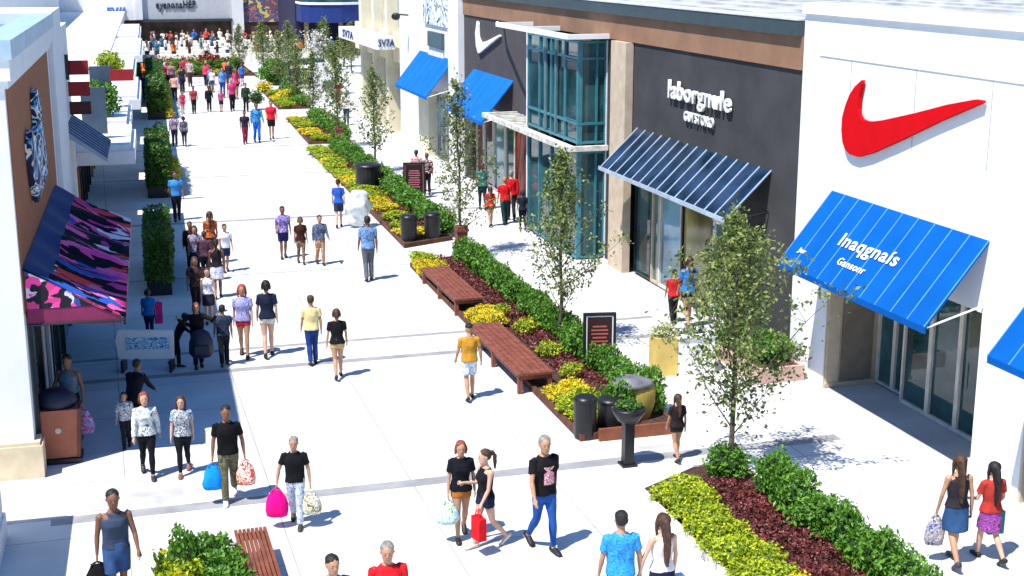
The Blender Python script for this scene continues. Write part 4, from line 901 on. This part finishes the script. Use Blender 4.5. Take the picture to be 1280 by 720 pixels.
    # hair
    s = MB()
    def HB(p, r, m_=s):
        b = MB(); b.ball((0, 0, 0), r, 14); vs = [Hh(Vector(q) + Vector(p)) for q in b.v]; m_.add([tuple(v) for v in vs], b.f)
    if hair == 'cap':
        HB((0, .004, 1.695), (.084, .106, .066)); b = MB(); b.box(-.06, .06, -.16, -.07, 1.690, 1.702); s.add([tuple(Hh(q)) for q in b.v], b.f)
    elif hair != 'bald':
        HB((0, .022, 1.692), (.083, .098, .075)); HB((0, .040, 1.645), (.078, .078, .072)); 
        if hair == 'short': pass
        if hair in ('long', 'verylong'):
            L = .30 if hair == 'long' else .46
            HB((0, .028, 1.68), (.094, .106, .088))
            pts = [Hh((0, .07, 1.68)), Hh((0, .085, 1.60)), T((0, .105, 1.50)), T((0, .13, 1.50 - L * .5)), T((0, .13, 1.50 - L))]
            s.tube(pts, [(.088, .05), (.098, .06), (.10, .055), (.095, .045), (.05, .022)], 14)
            for q in (-1, 1): s.tube([Hh((q * .070, .0, 1.70)), Hh((q * .086, .005, 1.62)), Hh((q * .082, -.005, 1.54)), T((q * .085, -.03, 1.42))], [.024, .028, .026, .012], 8)
        if hair == 'pony':
            s.tube([Hh((0, .09, 1.70)), Hh((0, .14, 1.69)), Hh((0, .17, 1.62)), Hh((0, .165, 1.50)), Hh((0, .15, 1.40))], [.022, .032, .038, .034, .012], 10)
        if hair == 'bun': HB((0, .09, 1.735), (.042, .042, .042))
        if hair == 'bob':
            s.tube([Hh((0, .05, 1.69)), Hh((0, .055, 1.60)), Hh((0, .06, 1.54))], [(.092, .065), (.096, .07), (.08, .055)], 14)
            for q in (-1, 1): s.tube([Hh((q * .07, -.01, 1.70)), Hh((q * .086, -.005, 1.62)), Hh((q * .078, -.01, 1.55))], [.024, .026, .018], 8)
    if s.v: out['hair'] = remesh(s, cv, 1, .007, 30, seed)
    return out
def person(fig, g, rz, h, label, skin, hairc, topc, botc, shoec='#222222', group=None, printm=None):
    k = h / 1.75; bm_ = fig['body']
    if not bm_.materials:
        for _ in range(3): bm_.materials.append(None)
    o = bpy.data.objects.new('person', bm_); COL.objects.link(o); o.location = g; o.rotation_euler = (0, 0, rz); o.scale = (k, k, k); tag(o, label, 'person', group)
    sk = mat('skin_' + skin, SKIN[skin], .55, var=.08, scale=9, spec=.35)
    for i, m in enumerate((sk, mat('eye_dark', (.02, .015, .012), .4), mat('lips_' + skin, tuple(x * y for x, y in zip(SKIN[skin], (.8, .5, .5))), .5))):
        o.material_slots[i].link = 'OBJECT'; o.material_slots[i].material = m
    def part(key, name, m):
        me = fig.get(key) if isinstance(key, str) else key
        if me is None: return
        if not me.materials: me.materials.append(None)
        q = bpy.data.objects.new(name, me); COL.objects.link(q); q.parent = o; q.material_slots[0].link = 'OBJECT'; q.material_slots[0].material = m; return q
    if topc: part('top', 'shirt', cloth_m(topc))
    part('bottom', fig.get('bname', 'trousers'), cloth_m(botc)); part('hair', 'cap' if fig.get('cap') else 'hair', mat('hair_' + hairc, HAIR[hairc], .6, var=.35, scale=18, bump=.4, bscale=60))
    for sme in fig['shoes']: part(sme, 'shoe', mat('shoe_' + shoec.strip('#'), shoec, .6))
    if printm:
        b = MB(); y0 = -.150; vs = []
        nx_, nz_ = 8, 8
        for sgn, yo in ((0, 0), (1, .004)):
            for j in range(nz_ + 1):
                for i in range(nx_ + 1):
                    x = -.085 + .17 * i / nx_; z = 1.06 + .27 * j / nz_; vs.append((x, y0 + x * x * 2.6 + yo, z + fig['dz']))
        fs = []; N1 = (nx_ + 1) * (nz_ + 1)
        for j in range(nz_):
            for i in range(nx_): a = j * (nx_ + 1) + i; fs.append((a, a + 1, a + nx_ + 2, a + nx_ + 1)); fs.append((N1 + a + nx_ + 1, N1 + a + nx_ + 2, N1 + a + 1, N1 + a))
        b.add(vs, fs); q = b.build('shirt_print', printm); q.parent = o
    return o
def hand_pos(o_g, rz, h, fig, side):
    v = fig['hands'][side] * (h / 1.75); c, s = math.cos(rz), math.sin(rz); return Vector((v.x * c - v.y * s, v.x * s + v.y * c, v.z)) + Vector(o_g)
bag_n = 0
def bag(kind, hp, label, col, w_=.3, h=.36, rz=0., drop=.10):
    """bag hanging from a hand at hp"""
    global bag_n; bag_n += 1
    nm = {'sack': 'carrier_bag', 'paper': 'shopping_bag', 'round': 'handbag'}[kind]
    t = thing(nm, label, 'bag', (hp.x, hp.y, max(.02, hp.z - drop - h)), rz); m = cloth_m(col, 'bag'); H = min(h, hp.z - drop - .02); top_z = H + drop
    if kind == 'paper':
        b = MB(); b.add([(-w_ / 2, -.07, 0), (w_ / 2, -.07, 0), (w_ / 2, .07, 0), (-w_ / 2, .07, 0), (-w_ / 2 - .01, -.06, H), (w_ / 2 + .01, -.06, H), (w_ / 2 + .01, .06, H), (-w_ / 2 - .01, .06, H)], [(0, 3, 2, 1), (4, 5, 6, 7), (0, 1, 5, 4), (1, 2, 6, 5), (2, 3, 7, 6), (3, 0, 4, 7)]); PT(b, 'body', m, t)
    else:
        b = MB(); n = 18; secs = [(0, .55, .5), (.04, .92, .95), (.25, 1.05, 1.1), (.5, 1.0, 1.0), (.75, .80, .7), (.92, .55, .38), (1.0, .42, .25)]; vs = []
        for f, rx, ry in secs:
            for k in range(n):
                tt = 2 * PI * k / n; wv = 1 + .10 * noise.noise(Vector((math.cos(tt) * 2, math.sin(tt) * 2, f * 3 + bag_n))) * 2
                vs.append((math.cos(tt) * rx * w_ / 2 * wv, math.sin(tt) * ry * w_ * .30 * wv, f * H))
        fs = [tuple(range(n - 1, -1, -1)), tuple(range(n * 6, n * 7))] + [(i * n + k, i * n + (k + 1) % n, i * n + n + (k + 1) % n, i * n + n + k) for i in range(6) for k in range(n)]
        b.add(vs, fs); PT(b, 'body', m, t, True)
    e = .42 if kind != 'paper' else .6
    for yy in (-.035, .035):
        b = MB(); b.tube([(-w_ * e * .5, yy, H - .01), (-w_ * .12, yy * .6, top_z - .02), (0, yy * .3, top_z + .005), (w_ * .12, yy * .6, top_z - .02), (w_ * e * .5, yy, H - .01)], .008, 6); PT(b, 'handle', m, t)
    return t
FIGS = {}
def fig(key, **k):
    if key not in FIGS:
        f = figure(**k); b = k.get('bottom', 'jeans'); f['bname'] = {'jeans': 'trousers', 'leggings': 'leggings', 'shorts': 'shorts', 'hotpants': 'shorts', 'skirt': 'skirt'}[b]; f['cap'] = k.get('hair') == 'cap'
        zs = [v.co.z for v in f['body'].vertices]; f['dz'] = max(zs) - 1.75; FIGS[key] = f
    return FIGS[key]
def place(u, v, hv, rz, label, f, skin, hairc, topc, botc, shoec='#222222', group=None, printm=None, hh=None, bags=()):
    if hh and v > 750: g = G(u, hv, hh); g.z = 0; h = hh   # cropped by the bottom edge: placed by the crown of the head
    else: g = G(u, v); h = hh or max(1.0, min(1.88, height_at(g, u, hv)))
    r = R_(rz)
    o = person(f, g, r, h, label, skin, hairc, topc, botc, shoec, group, printm)
    for side, kind, lb, col, kw in bags:
        hp = hand_pos(g, r, h, f, side); bag(kind, hp, lb, col, rz=r + kw.pop('rz', 0), **kw)
    return o
V = .0105
WF = -16.6  # facing the camera
# foreground
place(140, 762, 615, 5, 'man in blue grey tank top at the bottom left edge, black sack in hand', fig('a', sex='m', walk=.4, top='tank', bottom='shorts', voxel=V, armR=(-6, 10, 10), armL=(8, 14, 18), seed=1), 'brown', 'black', '#39455a', '#34507c', hh=1.78, bags=[(-1, 'sack', 'big black sack carried by the man in the tank top', '#0c0c10', dict(w_=.42, h=.55, drop=.04))])
place(288, 626, 508, -5, 'man in black T-shirt and olive trousers with a blue and an orange bag', fig('b', sex='m', walk=.55, top='tee', bottom='jeans', voxel=V, armR=(4, 12, 10), armL=(-4, 14, 14), seed=2), 'brown', 'black', '#0b0b0d', ('#4e4a34', '#6d6848', '#38382a'), '#d8d8d4',
      bags=[(-1, 'sack', 'bright blue carrier bag of the man in olive trousers', '#0c86e0', dict(w_=.34, h=.42, drop=.05)), (1, 'sack', 'orange and white carrier bag of the man in olive trousers', ('#d8542a', '#f0e8dc', '#c8401c', '#f4f0e8'), dict(w_=.32, h=.40, drop=.05))])
place(371, 657, 547, -12, 'man in black T-shirt and pale patterned trousers with a magenta bag', fig('c', sex='m', walk=-.5, top='tee', bottom='jeans', voxel=V, armR=(2, 22, 8), armL=(2, 14, 12), seed=3), 'tan', 'grey', '#101014', ('#b8c4d4', '#c9d2de', '#8c98ac', '#d2dae4'), '#30302c',
      bags=[(-1, 'sack', 'bright magenta carrier bag, leftmost in the pair of the grey haired man', '#e8007c', dict(w_=.36, h=.44, drop=.04)), (1, 'sack', 'white and green patterned bag carried by the grey haired man', ('#e8e4d8', '#7a8450', '#f0ece0', '#b8a878', '#5a5a38'), dict(w_=.32, h=.36, drop=.08))])
place(577, 673, 553, -8, 'woman with reddish bob in navy black T-shirt and ochre shorts', fig('d', sex='f', walk=.45, top='tee', bottom='hotpants', hair='bob', voxel=V, armR=(6, 10, 14), armL=(-8, 10, 16), seed=4), 'tan', 'auburn', '#0e1018', '#a8662a', '#1a1a1c',
      bags=[(-1, 'sack', 'blue and green patterned bag carried by the woman in ochre shorts', ('#9cc4dc', '#e0ece8', '#6c9848', '#bcd8e4', '#f0f0ec'), dict(w_=.34, h=.34, drop=.06))])
place(607, 684, 563, -75, 'woman with brown ponytail in black vest and navy shorts, seen sideways', fig('e', sex='f', walk=.6, top='tank', bottom='hotpants', hair='pony', voxel=V, armR=(10, 8, 90), armL=(14, 8, 20), seed=5, turn=-10), 'light', 'brown', '#141418', '#18243c', '#c4b8a8',
      bags=[(1, 'paper', 'red shopping bag of the woman with the ponytail', '#c8141c', dict(w_=.24, h=.36, drop=.12))])
place(680, 688, 547, 14, 'person in black T-shirt with pink print and blue jeans', fig('f', sex='m', walk=-.5, top='tee', bottom='leggings', voxel=V, armR=(22, 18, 12), armL=(-14, 8, 10), seed=6, turn=-15), 'tan', 'grey', '#111013', '#1f4c94', '#1c1a1e', printm=pattern('pink_graphic', ['#b03050', '#e8b0bc', '#701828', '#f0d4d8', '#c04868'], 16))
place(777, 812, 642, 172, 'man in bright blue shirt seen from behind at the bottom edge', fig('g', sex='m', walk=.3, top='blouse', bottom='jeans', voxel=V, armR=(2, 14, 8), armL=(4, 12, 14), seed=7), 'tan', 'black', ('#1c86cc', '#2f9ade', '#1674b8', '#3aa4e6'), '#2c4468', hh=1.78,
      bags=[(1, 'paper', 'white and red shopping bag of the man in the bright blue shirt', ('#f0ece8', '#c02028', '#e8e4e0', '#b0a8a8'), dict(w_=.28, h=.4, drop=.04))])
place(829, 812, 645, 186, 'woman with very long brown hair in white top holding hands at the bottom edge', fig('h', sex='f', walk=-.3, top='tank', bottom='skirt', hair='verylong', voxel=V, armR=(4, 12, 12), armL=(2, 26, 6), seed=8), 'light', 'brown', '#e2d8d6', '#1c2440', hh=1.68,
      bags=[(-1, 'paper', 'light blue shopping bag of the long haired woman in white', ('#8cc8e8', '#e8f0f4', '#58a8d8', '#c8e0ec'), dict(w_=.28, h=.42, drop=.03))])
place(415, 872, 697, 10, 'person with dark hair and blue top, only head and shoulders in frame', fig('i', sex='m', walk=.3, top='tee', bottom='jeans', voxel=V, seed=9), 'tan', 'black', '#2474b4', '#30384c', hh=1.72)
place(484, 857, 681, 5, 'grey haired man in red T-shirt at the bottom edge', fig('j', sex='m', walk=.3, top='tee', bottom='shorts', voxel=V, seed=10, turn=-14), 'tan', 'grey', '#d41c24', '#3c3c44', hh=1.75)
place(231, 593, 496, -6, 'woman with long dark hair in grey patterned top and black leggings', fig('k', sex='f', walk=.5, top='blouse', bottom='leggings', hair='long', voxel=V, armR=(6, 10, 18), armL=(-8, 8, 14), seed=11), 'light', 'brown', ('#7c8490', '#c8ccd0', '#3c4450', '#9ca4ac', '#e0e0e0'), '#12141c', '#7a4c44')
place(186, 596, 491, 3, 'woman with auburn hair in white and grey top, black leggings, mid stride', fig('l', sex='f', walk=-.55, top='shirt', bottom='leggings', hair='bob', voxel=V, armR=(14, 12, 14), armL=(-12, 14, 10), seed=12), 'light', 'auburn', ('#e4e8ea', '#8c9490', '#f0f2f2', '#c4ccc8', '#646c60'), '#10121a', '#26242a')
place(159, 560, 491, 0, 'youngster in black and white shirt half behind the woman in white', fig('m', sex='m', walk=.3, top='shirt', bottom='jeans', hair='bob', voxel=V, armR=(18, 12, 30), armL=(4, 10, 14), seed=13), 'tan', 'brown', ('#e8ecf0', '#181c28', '#c8d0d8', '#10141c', '#f0f0f0'), '#141420')
place(170, 545, 452, 150, 'person in dark navy top leaning forward in the shade behind the youngster', fig('n', sex='m', walk=.2, top='shirt', bottom='jeans', voxel=V, lean=22, armR=(30, 10, 20), armL=(20, 12, 16), seed=14), 'brown', 'black', '#0d1020', '#10121c')
place(92, 556, 445, -20, 'man in grey blue vest behind the terracotta bin in the left shade', fig('o', sex='m', walk=.2, top='tank', bottom='shorts', voxel=V, armL=(4, 14, 14), armR=(16, 16, 30), seed=15), 'brown', 'black', '#5c7488', '#12141c', bags=[(1, 'sack', 'pink and blue bag hanging beside the terracotta bin', ('#6c9cd8', '#d0286c', '#a8c0e8', '#b83080', '#4c6cc0'), dict(w_=.36, h=.46, drop=.05))])
place(1190, 704, 571, 168, 'woman with long light brown hair, dark top and denim skirt near the right edge', fig('p', sex='f', walk=.6, top='tank', bottom='skirt', hair='verylong', voxel=V, armL=(4, 14, 10), armR=(-6, 10, 14), seed=16), 'tan', 'brown', '#2a262c', '#2c4c74', '#30343c',
      bags=[(1, 'sack', 'pale grey bag with blue top held by the light brown haired woman', ('#b8aca8', '#2c4c8c', '#c8bcb4', '#8c8480'), dict(w_=.30, h=.46, drop=.03))])
place(1233, 700, 580, 176, 'woman with black hair, red sleeves and purple skirt, nearest to the right edge', fig('q', sex='f', walk=-.6, top='tee', bottom='skirt', hair='verylong', voxel=V, armL=(10, 16, 60), armR=(6, 14, 40), seed=17), 'light', 'black', '#a8342c', ('#8c3c9c', '#6c2c7c', '#b04c9c', '#3c2c5c'), '#201c1c',
      bags=[(-1, 'paper', 'teal shopping bag of the black haired woman by the right edge', '#1c8488', dict(w_=.26, h=.36, drop=.1))])
# middle distance
M1 = dict(voxel=.0125)
place(423, 472, 387, 176, 'woman in black T-shirt and khaki shorts walking away on the pale paving', fig('r', sex='f', walk=.5, top='tee', bottom='hotpants', hair='bob', armR=(10, 12, 10), armL=(-8, 14, 12), seed=18, **M1), 'tan', 'brown', '#121216', '#b49c68')
place(391, 455, 371, 182, 'person in cream yellow shirt and blue jeans seen from behind', fig('s', sex='m', walk=.2, top='blouse', bottom='jeans', seed=19, **M1), 'tan', 'brown', '#e0cf94', '#1c3a78')
place(336, 445, 352, 175, 'woman in navy black top and pale patterned shorts, arm round her friend', fig('t', sex='f', walk=.4, top='tee', bottom='hotpants', hair='bob', seed=20, **M1), 'light', 'black', '#182238', ('#d8d4cc', '#a8a49c', '#e8e4e0'))
place(306, 446, 357, -8, 'woman with red hair in lilac blouse and red shorts', fig('u', sex='f', walk=-.4, top='blouse', bottom='hotpants', hair='long', seed=21, **M1), 'tan', 'red', ('#8c8cc4', '#a4a4d4', '#7474b0', '#c0b8dc'), '#b02838')
place(587, 499, 406, 176, 'man in mustard T-shirt and black cap walking away beside the bench', fig('v', sex='m', walk=.35, top='tee', bottom='shorts', hair='cap', armR=(-4, 14, 20), armL=(8, 14, 20), seed=22, **M1), 'tan', 'black', '#b8862c', ('#dce4ec', '#8c9cb0', '#f0f0f0'))
place(461, 351, 272, 180, 'man in blue plaid shirt and grey jeans walking away, alone in the walkway', fig('w', sex='m', walk=.15, top='blouse', bottom='jeans', seed=23, **M1), 'brown', 'black', ('#4c70a8', '#88b0d8', '#34548c', '#6c94c8'), '#5c6068')
place(424, 284, 225, 170, 'woman in blue top and dark shorts beside the large pale plastic bundle', fig('x', sex='f', walk=.4, top='tee', bottom='shorts', hair='bun', seed=24, **M1), 'light', 'brown', '#2858b0', '#2c3448')
M2 = dict(voxel=.015)
FW = [fig('y%d' % i, **{**dict(seed=30 + i), **M2, **d}) for i, d in enumerate((
    dict(sex='m', walk=.4, top='tee', bottom='jeans'), dict(sex='f', walk=.45, top='tee', bottom='hotpants', hair='long'), dict(sex='m', walk=-.35, top='shirt', bottom='jeans', armL=(20, 10, 30)),
    dict(sex='f', walk=-.4, top='blouse', bottom='leggings', hair='bob'), dict(sex='m', walk=.3, top='tee', bottom='shorts', armR=(16, 10, 40)), dict(sex='f', walk=.3, top='tank', bottom='skirt', hair='pony')))]
rowsP = [
 (258, 352, 290, 176, 'person in plum coat and dark trousers in the heart of the left cluster', 2, 'brown', 'brown', ('#4c2438', '#2c1c2c', '#6c3c50'), '#1c1c28'),
 (283, 340, 281, 5, 'slim person in white shirt and navy shorts at the right of the left cluster', 4, 'tan', 'black', '#dcdce4', '#202c54'),
 (262, 404, 336, -4, 'person in white top and dark skirt just above the held out arms', 5, 'light', 'brown', ('#e8e8ee', '#b0b4c8', '#f0f0f4'), '#242434'),
 (355, 323, 259, 0, 'person in purple print top and navy shorts, left of the trio', 4, 'brown', 'black', ('#8c78c0', '#5c4a98', '#c8b8e0'), '#1c2450'),
 (377, 330, 272, 0, 'person in dark brown clothes in the middle of the trio', 3, 'brown', 'brown', '#3a1c16', ('#4a2c20', '#8c7450')),
 (401, 331, 270, 5, 'person in grey jacket and tan patterned trousers, right of the trio', 2, 'tan', 'brown', ('#54606c', '#2c3c64', '#788490'), ('#b08458', '#8c5c40', '#d0b090')),
 (222, 276, 215, 0, 'man in blue shirt and black trousers at the edge of the left shade', 0, 'brown', 'black', '#3c84c8', '#14161e'),
 (265, 330, 265, 178, 'person in orange and brown top, rear of the left cluster', 1, 'brown', 'brown', ('#5c2c1c', '#d0682c', '#4a2018'), '#5c3428'),
 (246, 348, 283, -5, 'person in violet patterned top, dark haired, left of the cluster', 3, 'tan', 'black', ('#4c4468', '#a498b8', '#2c2844', '#c8c0d0'), '#20284c'),
 (240, 338, 278, 0, 'person with black hair right behind the violet patterned top', 2, 'brown', 'black', '#2c1c20', '#281c1c'),
 (273, 372, 300, 175, 'woman in white printed skirt cloth and dark top in the left cluster', 5, 'brown', 'black', '#201c24', ('#dce0f0', '#f0f0f4', '#8c94c0', '#e8e8f0')),
 (247, 395, 322, 8, 'person in brown and black clothes below the violet patterned top', 0, 'brown', 'brown', ('#3c1c18', '#1c1014', '#6c4838'), '#20181c'),
 (222, 458, 390, 80, 'person in black bending towards the printed board, leftmost of the black group', 2, 'dark', 'black', '#0e0e12', '#0c0c10'),
 (249, 460, 380, 0, 'person in black with arms held out and big dark backpack', 2, 'tan', 'auburn', '#0d0d12', '#0c0d12'),
 (281, 457, 382, 178, 'person in dark navy shirt and trousers just right of the held out arms', 0, 'brown', 'black', ('#16202c', '#203458', '#10161e'), '#14181e'),
 (188, 426, 362, 176, 'person in blue top and dark trousers in deep shade under the hedge', 3, 'brown', 'black', '#1c6cb8', '#102048'),
 (845, 575, 494, 180, 'woman in dark green shorts and black top partly behind the biggest tree', 1, 'tan', 'brown', '#241c1c', '#14261c'),
 (859, 410, 322, 178, 'woman with long brown hair in bright blue shirt at the charcoal shop door', 1, 'tan', 'brown', '#2470cc', '#1c2430'),
 (841, 404, 338, 170, 'person in red shirt and dark trousers beside the bright blue shirt', 0, 'tan', 'black', '#c8242c', '#181820'),
 (613, 283, 234, 176, 'person in red shirt, leftmost of the group under the slatted canopy', 1, 'tan', 'brown', '#d01c20', '#2c2420'),
 (631, 280, 222, 174, 'person in red top, middle of the group under the slatted canopy', 0, 'tan', 'blonde', '#cc1420', '#1c3438'),
 (639, 275, 214, 170, 'tall person in red jacket, rear of the group under the slatted canopy', 2, 'light', 'grey', '#c81826', '#20242c'),
 (653, 287, 239, 176, 'person in black beside the glass bay, rightmost of the group', 3, 'brown', 'black', '#14202c', '#14161c'),
 (603, 262, 205, 176, 'person in teal top under the plain light blue awning', 3, 'tan', 'brown', '#2c706c', '#203038'),
 (521, 240, 188, 176, 'person in white and red shirt behind the notice board, left one', 0, 'brown', 'brown', ('#e8dcd8', '#b83038', '#f0e8e4'), '#201c20'),
 (534, 243, 192, 172, 'person in dark red shirt behind the notice board, right one', 2, 'brown', 'auburn', ('#6c1820', '#2c1014', '#d8c8c4'), '#18181c'),
 (307, 180, 139, 0, 'person in dark plum shirt and maroon trousers, left of the far trio', 0, 'brown', 'black', '#2c1c34', '#84283c'),
 (322, 178, 128, 4, 'person in navy and bright blue, middle of the far trio', 2, 'brown', 'black', ('#1c3c84', '#38a0e0', '#142c64'), '#2060c8'),
 (340, 174, 122, 0, 'person in red shirt and black trousers, right of the far trio', 4, 'tan', 'brown', '#dc1c34', '#1c241c'),
 (219, 183, 142, 0, 'left one of two people in dark print near the left hedges', 2, 'brown', 'black', ('#b4a8c4', '#2c2c44', '#e0b8cc'), '#202838'),
 (231, 183, 146, 176, 'right one of two people in dark print near the left hedges', 3, 'brown', 'black', ('#8c8498', '#2c2840', '#5c5470'), '#242834'),
 (229, 143, 114, 0, 'person in crimson clothes behind the pair near the left hedges', 1, 'tan', 'brown', '#d03058', '#b83450'),
 (243, 142, 108, 0, 'person in red top and black trousers, second in the far left row', 0, 'brown', 'black', ('#c83048', '#2c1c20', '#e04c5c'), '#1c181c'),
 (262, 140, 108, 0, 'person in black from head to foot in the middle of the far row', 2, 'dark', 'black', '#14181a', '#14161a'),
 (277, 140, 112, 5, 'person in navy blue shorts and red bag cloth, right of the black figure', 4, 'tan', 'brown', ('#2c4c98', '#e0506c', '#1c3c84'), '#1c2c58'),
 (291, 139, 96, 0, 'person in raspberry top and black trousers, tall in the far row', 0, 'tan', 'blonde', '#b83c6c', '#18141c'),
 (296, 124, 82, 180, 'person in raspberry red just behind the tall one of the far row', 1, 'tan', 'auburn', '#c83868', '#20181c'),
 (308, 140, 104, 0, 'person in dark green coat at the right end of the far row', 2, 'tan', 'black', '#24382a', '#201a18'),
 (303, 107, 80, 180, 'person in blue with orange hat colours beyond the green coat', 4, 'tan', 'auburn', '#2c68c8', '#3c4c8c'),
 (279, 122, 82, 0, 'person in violet and sky blue, behind the navy blue shorts', 3, 'tan', 'black', ('#4c48b0', '#54a8e8', '#302c70'), '#2c3c8c'),
 (227, 115, 84, 0, 'person in long bright blue garment in the far left group', 5, 'tan', 'brown', '#2468d0', '#2450c8'),
 (216, 112, 76, 0, 'person in yellow and grey print in the far left group', 4, 'tan', 'black', ('#d8a040', '#50486c', '#a098b0'), '#3c3450'),
 (238, 108, 74, 178, 'person in brown and white beside the long blue garment', 0, 'light', 'brown', ('#8c6c60', '#e0d8d0'), '#503c38'),
 (163, 104, 82, 0, 'person in pink top between white canopies and farthest hedge', 1, 'light', 'blonde', '#e0688c', '#c83850'),
]
for i, (u, v, hv, rz, lb, k, sk, hc, tc, bc) in enumerate(rowsP):
    f = FW[k]
    if 'arms held out' in lb: f = fig('raise', sex='m', walk=.2, top='shirt', bottom='jeans', hair='bob', armL=(60, 50, 75), armR=(55, 50, 80), seed=60, **M2)
    if 'bending' in lb: f = fig('bend', sex='m', walk=.3, top='shirt', bottom='jeans', armL=(60, 10, 20), armR=(50, 10, 30), lean=28, seed=61, **M2)
    if 'person in black from head' in lb: pass
    place(u, v, hv, rz, lb, f, sk, hc, tc, bc)
# things carried or standing in the middle distance
g = G(249, 460); t = thing('backpack', 'big round dark backpack of the person with arms held out', 'bag', (g.x + .05, g.y - .32, .35)); PT(MB().loft([(0, 0, 0, .20, .14), (0, 0, .1, .27, .2), (0, 0, .35, .26, .19), (0, 0, .55, .18, .13), (0, 0, .62, .08, .06)], 16), 'body', mat('black_navy_sack', (.01, .014, .04), .5), t, True)
PT(MB().box(-.15, .15, -.24, -.17, .12, .3), 'pocket', mat('black_navy_sack', (.01, .014, .04), .5), t)
g = G(448, 284); t = thing('plastic_bundle', 'large pale blue translucent plastic bundle beside the third planter', 'bundle', (g.x, g.y, .0))
pm_ = mat('pale_blue_plastic', (.86, .91, .95), .25, var=.12, scale=4, bump=.6, bscale=6); pb = MB(); pb.loft([(0.02 * math.sin(i * 2), 0, 1.25 * i / 14, .40 * (math.sin(PI * (i + 1.2) / 17) ** .6), .30 * (math.sin(PI * (i + 1.2) / 17) ** .6)) for i in range(15)], 40)
pb.v = [(x * (1 + .5 * noise.noise(Vector((x * 5, y * 5, z * 3.5)))) + .05 * noise.noise(Vector((x * 11, y * 11, z * 8))), y * (1 + .5 * noise.noise(Vector((x * 5, y * 5, z * 3.5)))), z * (1 + .06 * noise.noise(Vector((x * 8, y * 8, 1))))) for x, y, z in pb.v]
pm_.node_tree.nodes['Principled BSDF'].inputs['Transmission Weight'].default_value = .35
PT(pb, 'body', pm_, t, True)
g = G(200, 424); hp = Vector((g.x, g.y, .95)); bag('paper', hp, 'narrow pink bag beside the person in deep shade', '#d02878', w_=.18, h=.5, drop=.05)
g = G(309, 139); t = thing('pot_shrub', 'dark green bush on a stem in the middle of the far row of people', 'shrub', (g.x + .6, g.y + .6, 0)); PT(MB().tube([(0, 0, 0), (0, 0, .5)], .05, 6), 'stem', bark, t)
o = bpy.data.objects.new('foliage', shrub_mesh(400, .5, .5, .45, lf_dark, coreg, .14, 90)); COL.objects.link(o); o.parent = t; o.location = (0, 0, .35)
# far crowd around the tables
CF = [fig('z%d' % i, **{**dict(seed=50 + i, voxel=.026), **d}) for i, d in enumerate((dict(sex='m', walk=.1, top='tee', bottom='jeans'), dict(sex='f', walk=.1, top='tee', bottom='shorts', hair='long'), dict(sex='m', walk=.2, top='shirt', bottom='jeans', armL=(40, 10, 50)), dict(sex='f', walk=.1, top='blouse', bottom='skirt', hair='bob')))]
cc = ['#e8e4e0', '#2c62b8', '#dc7030', '#c82830', '#f0ece4', '#202434', '#e8d8b8', '#d85048', '#f4f0ec', '#3c6c8c', '#e0c8c0', '#402c28', '#f0e8e0', '#1c2c50', '#e8e4dc']
rr = random.Random(5)
for r, y in enumerate((121.2, 125.7, 130.3, 134.8, 139)):
    x = 1.2 + rr.random()
    while x < 18.0:
        c = rr.choice(cc) if x > 3.4 else rr.choice(['#1c4cb0', '#2458c0', '#203c80'])
        person(rr.choice(CF), (x, y + rr.uniform(-.6, .6), 0), R_(rr.choice((0, 180, 90, -90, 20, 160))), rr.uniform(1.55, 1.85), 'distant shopper standing among the %s row of cloth covered tables' % ['front', 'second', 'third', 'fourth', 'back'][r],
               rr.choice(('tan', 'brown', 'light')), rr.choice(('black', 'brown', 'blonde', 'grey')), c, rr.choice(('#202434', '#3c3c44', '#c8c0b0', '#2c4468')), group='shoppers among the %s row of tables' % ['front', 'second', 'third', 'fourth', 'back'][r])
        x += rr.uniform(.7, 1.4)
for i in range(22):
    x, y = ((rr.uniform(2.6, 4.6), rr.uniform(88, 103)) if i < 6 else (rr.uniform(5.0, 9.6), rr.uniform(93, 104)) if i < 16 else (rr.uniform(12.6, 14), rr.uniform(70, 100)))
    person(rr.choice(CF[:2] + FW[:4]), (x, y, 0), R_(rr.choice((0, 180, 10, -15, 170))), rr.uniform(1.5, 1.85), 'distant shopper strolling between the far crossing bed and the front row of figures' if i < 16 else 'distant shopper walking along the far shop fronts on the right', rr.choice(('tan', 'brown', 'light')), rr.choice(('black', 'brown', 'blonde')), rr.choice(['#d04060', '#2c68c8', '#e07840', '#e8e0e0', '#28283c', '#b83048', '#5088d0', '#e8b0a0']), rr.choice(('#202434', '#1c1c22', '#2c4468', '#883040')), group='shoppers near the far crossing bed' if i < 16 else 'shoppers along the far right shop fronts')
for i in range(7):
    x = 18.3 + i * .85; person(CF[i % 4], (x, 122 + (i * 7 % 4) * .6, 0), R_(180 if i % 2 else 0), 1.7, 'distant shopper standing beneath the curved navy canopy', 'tan', ('brown', 'black')[i % 2], cc[(i * 4 + 1) % len(cc)], '#2c3448', group='shoppers beneath the navy canopy')
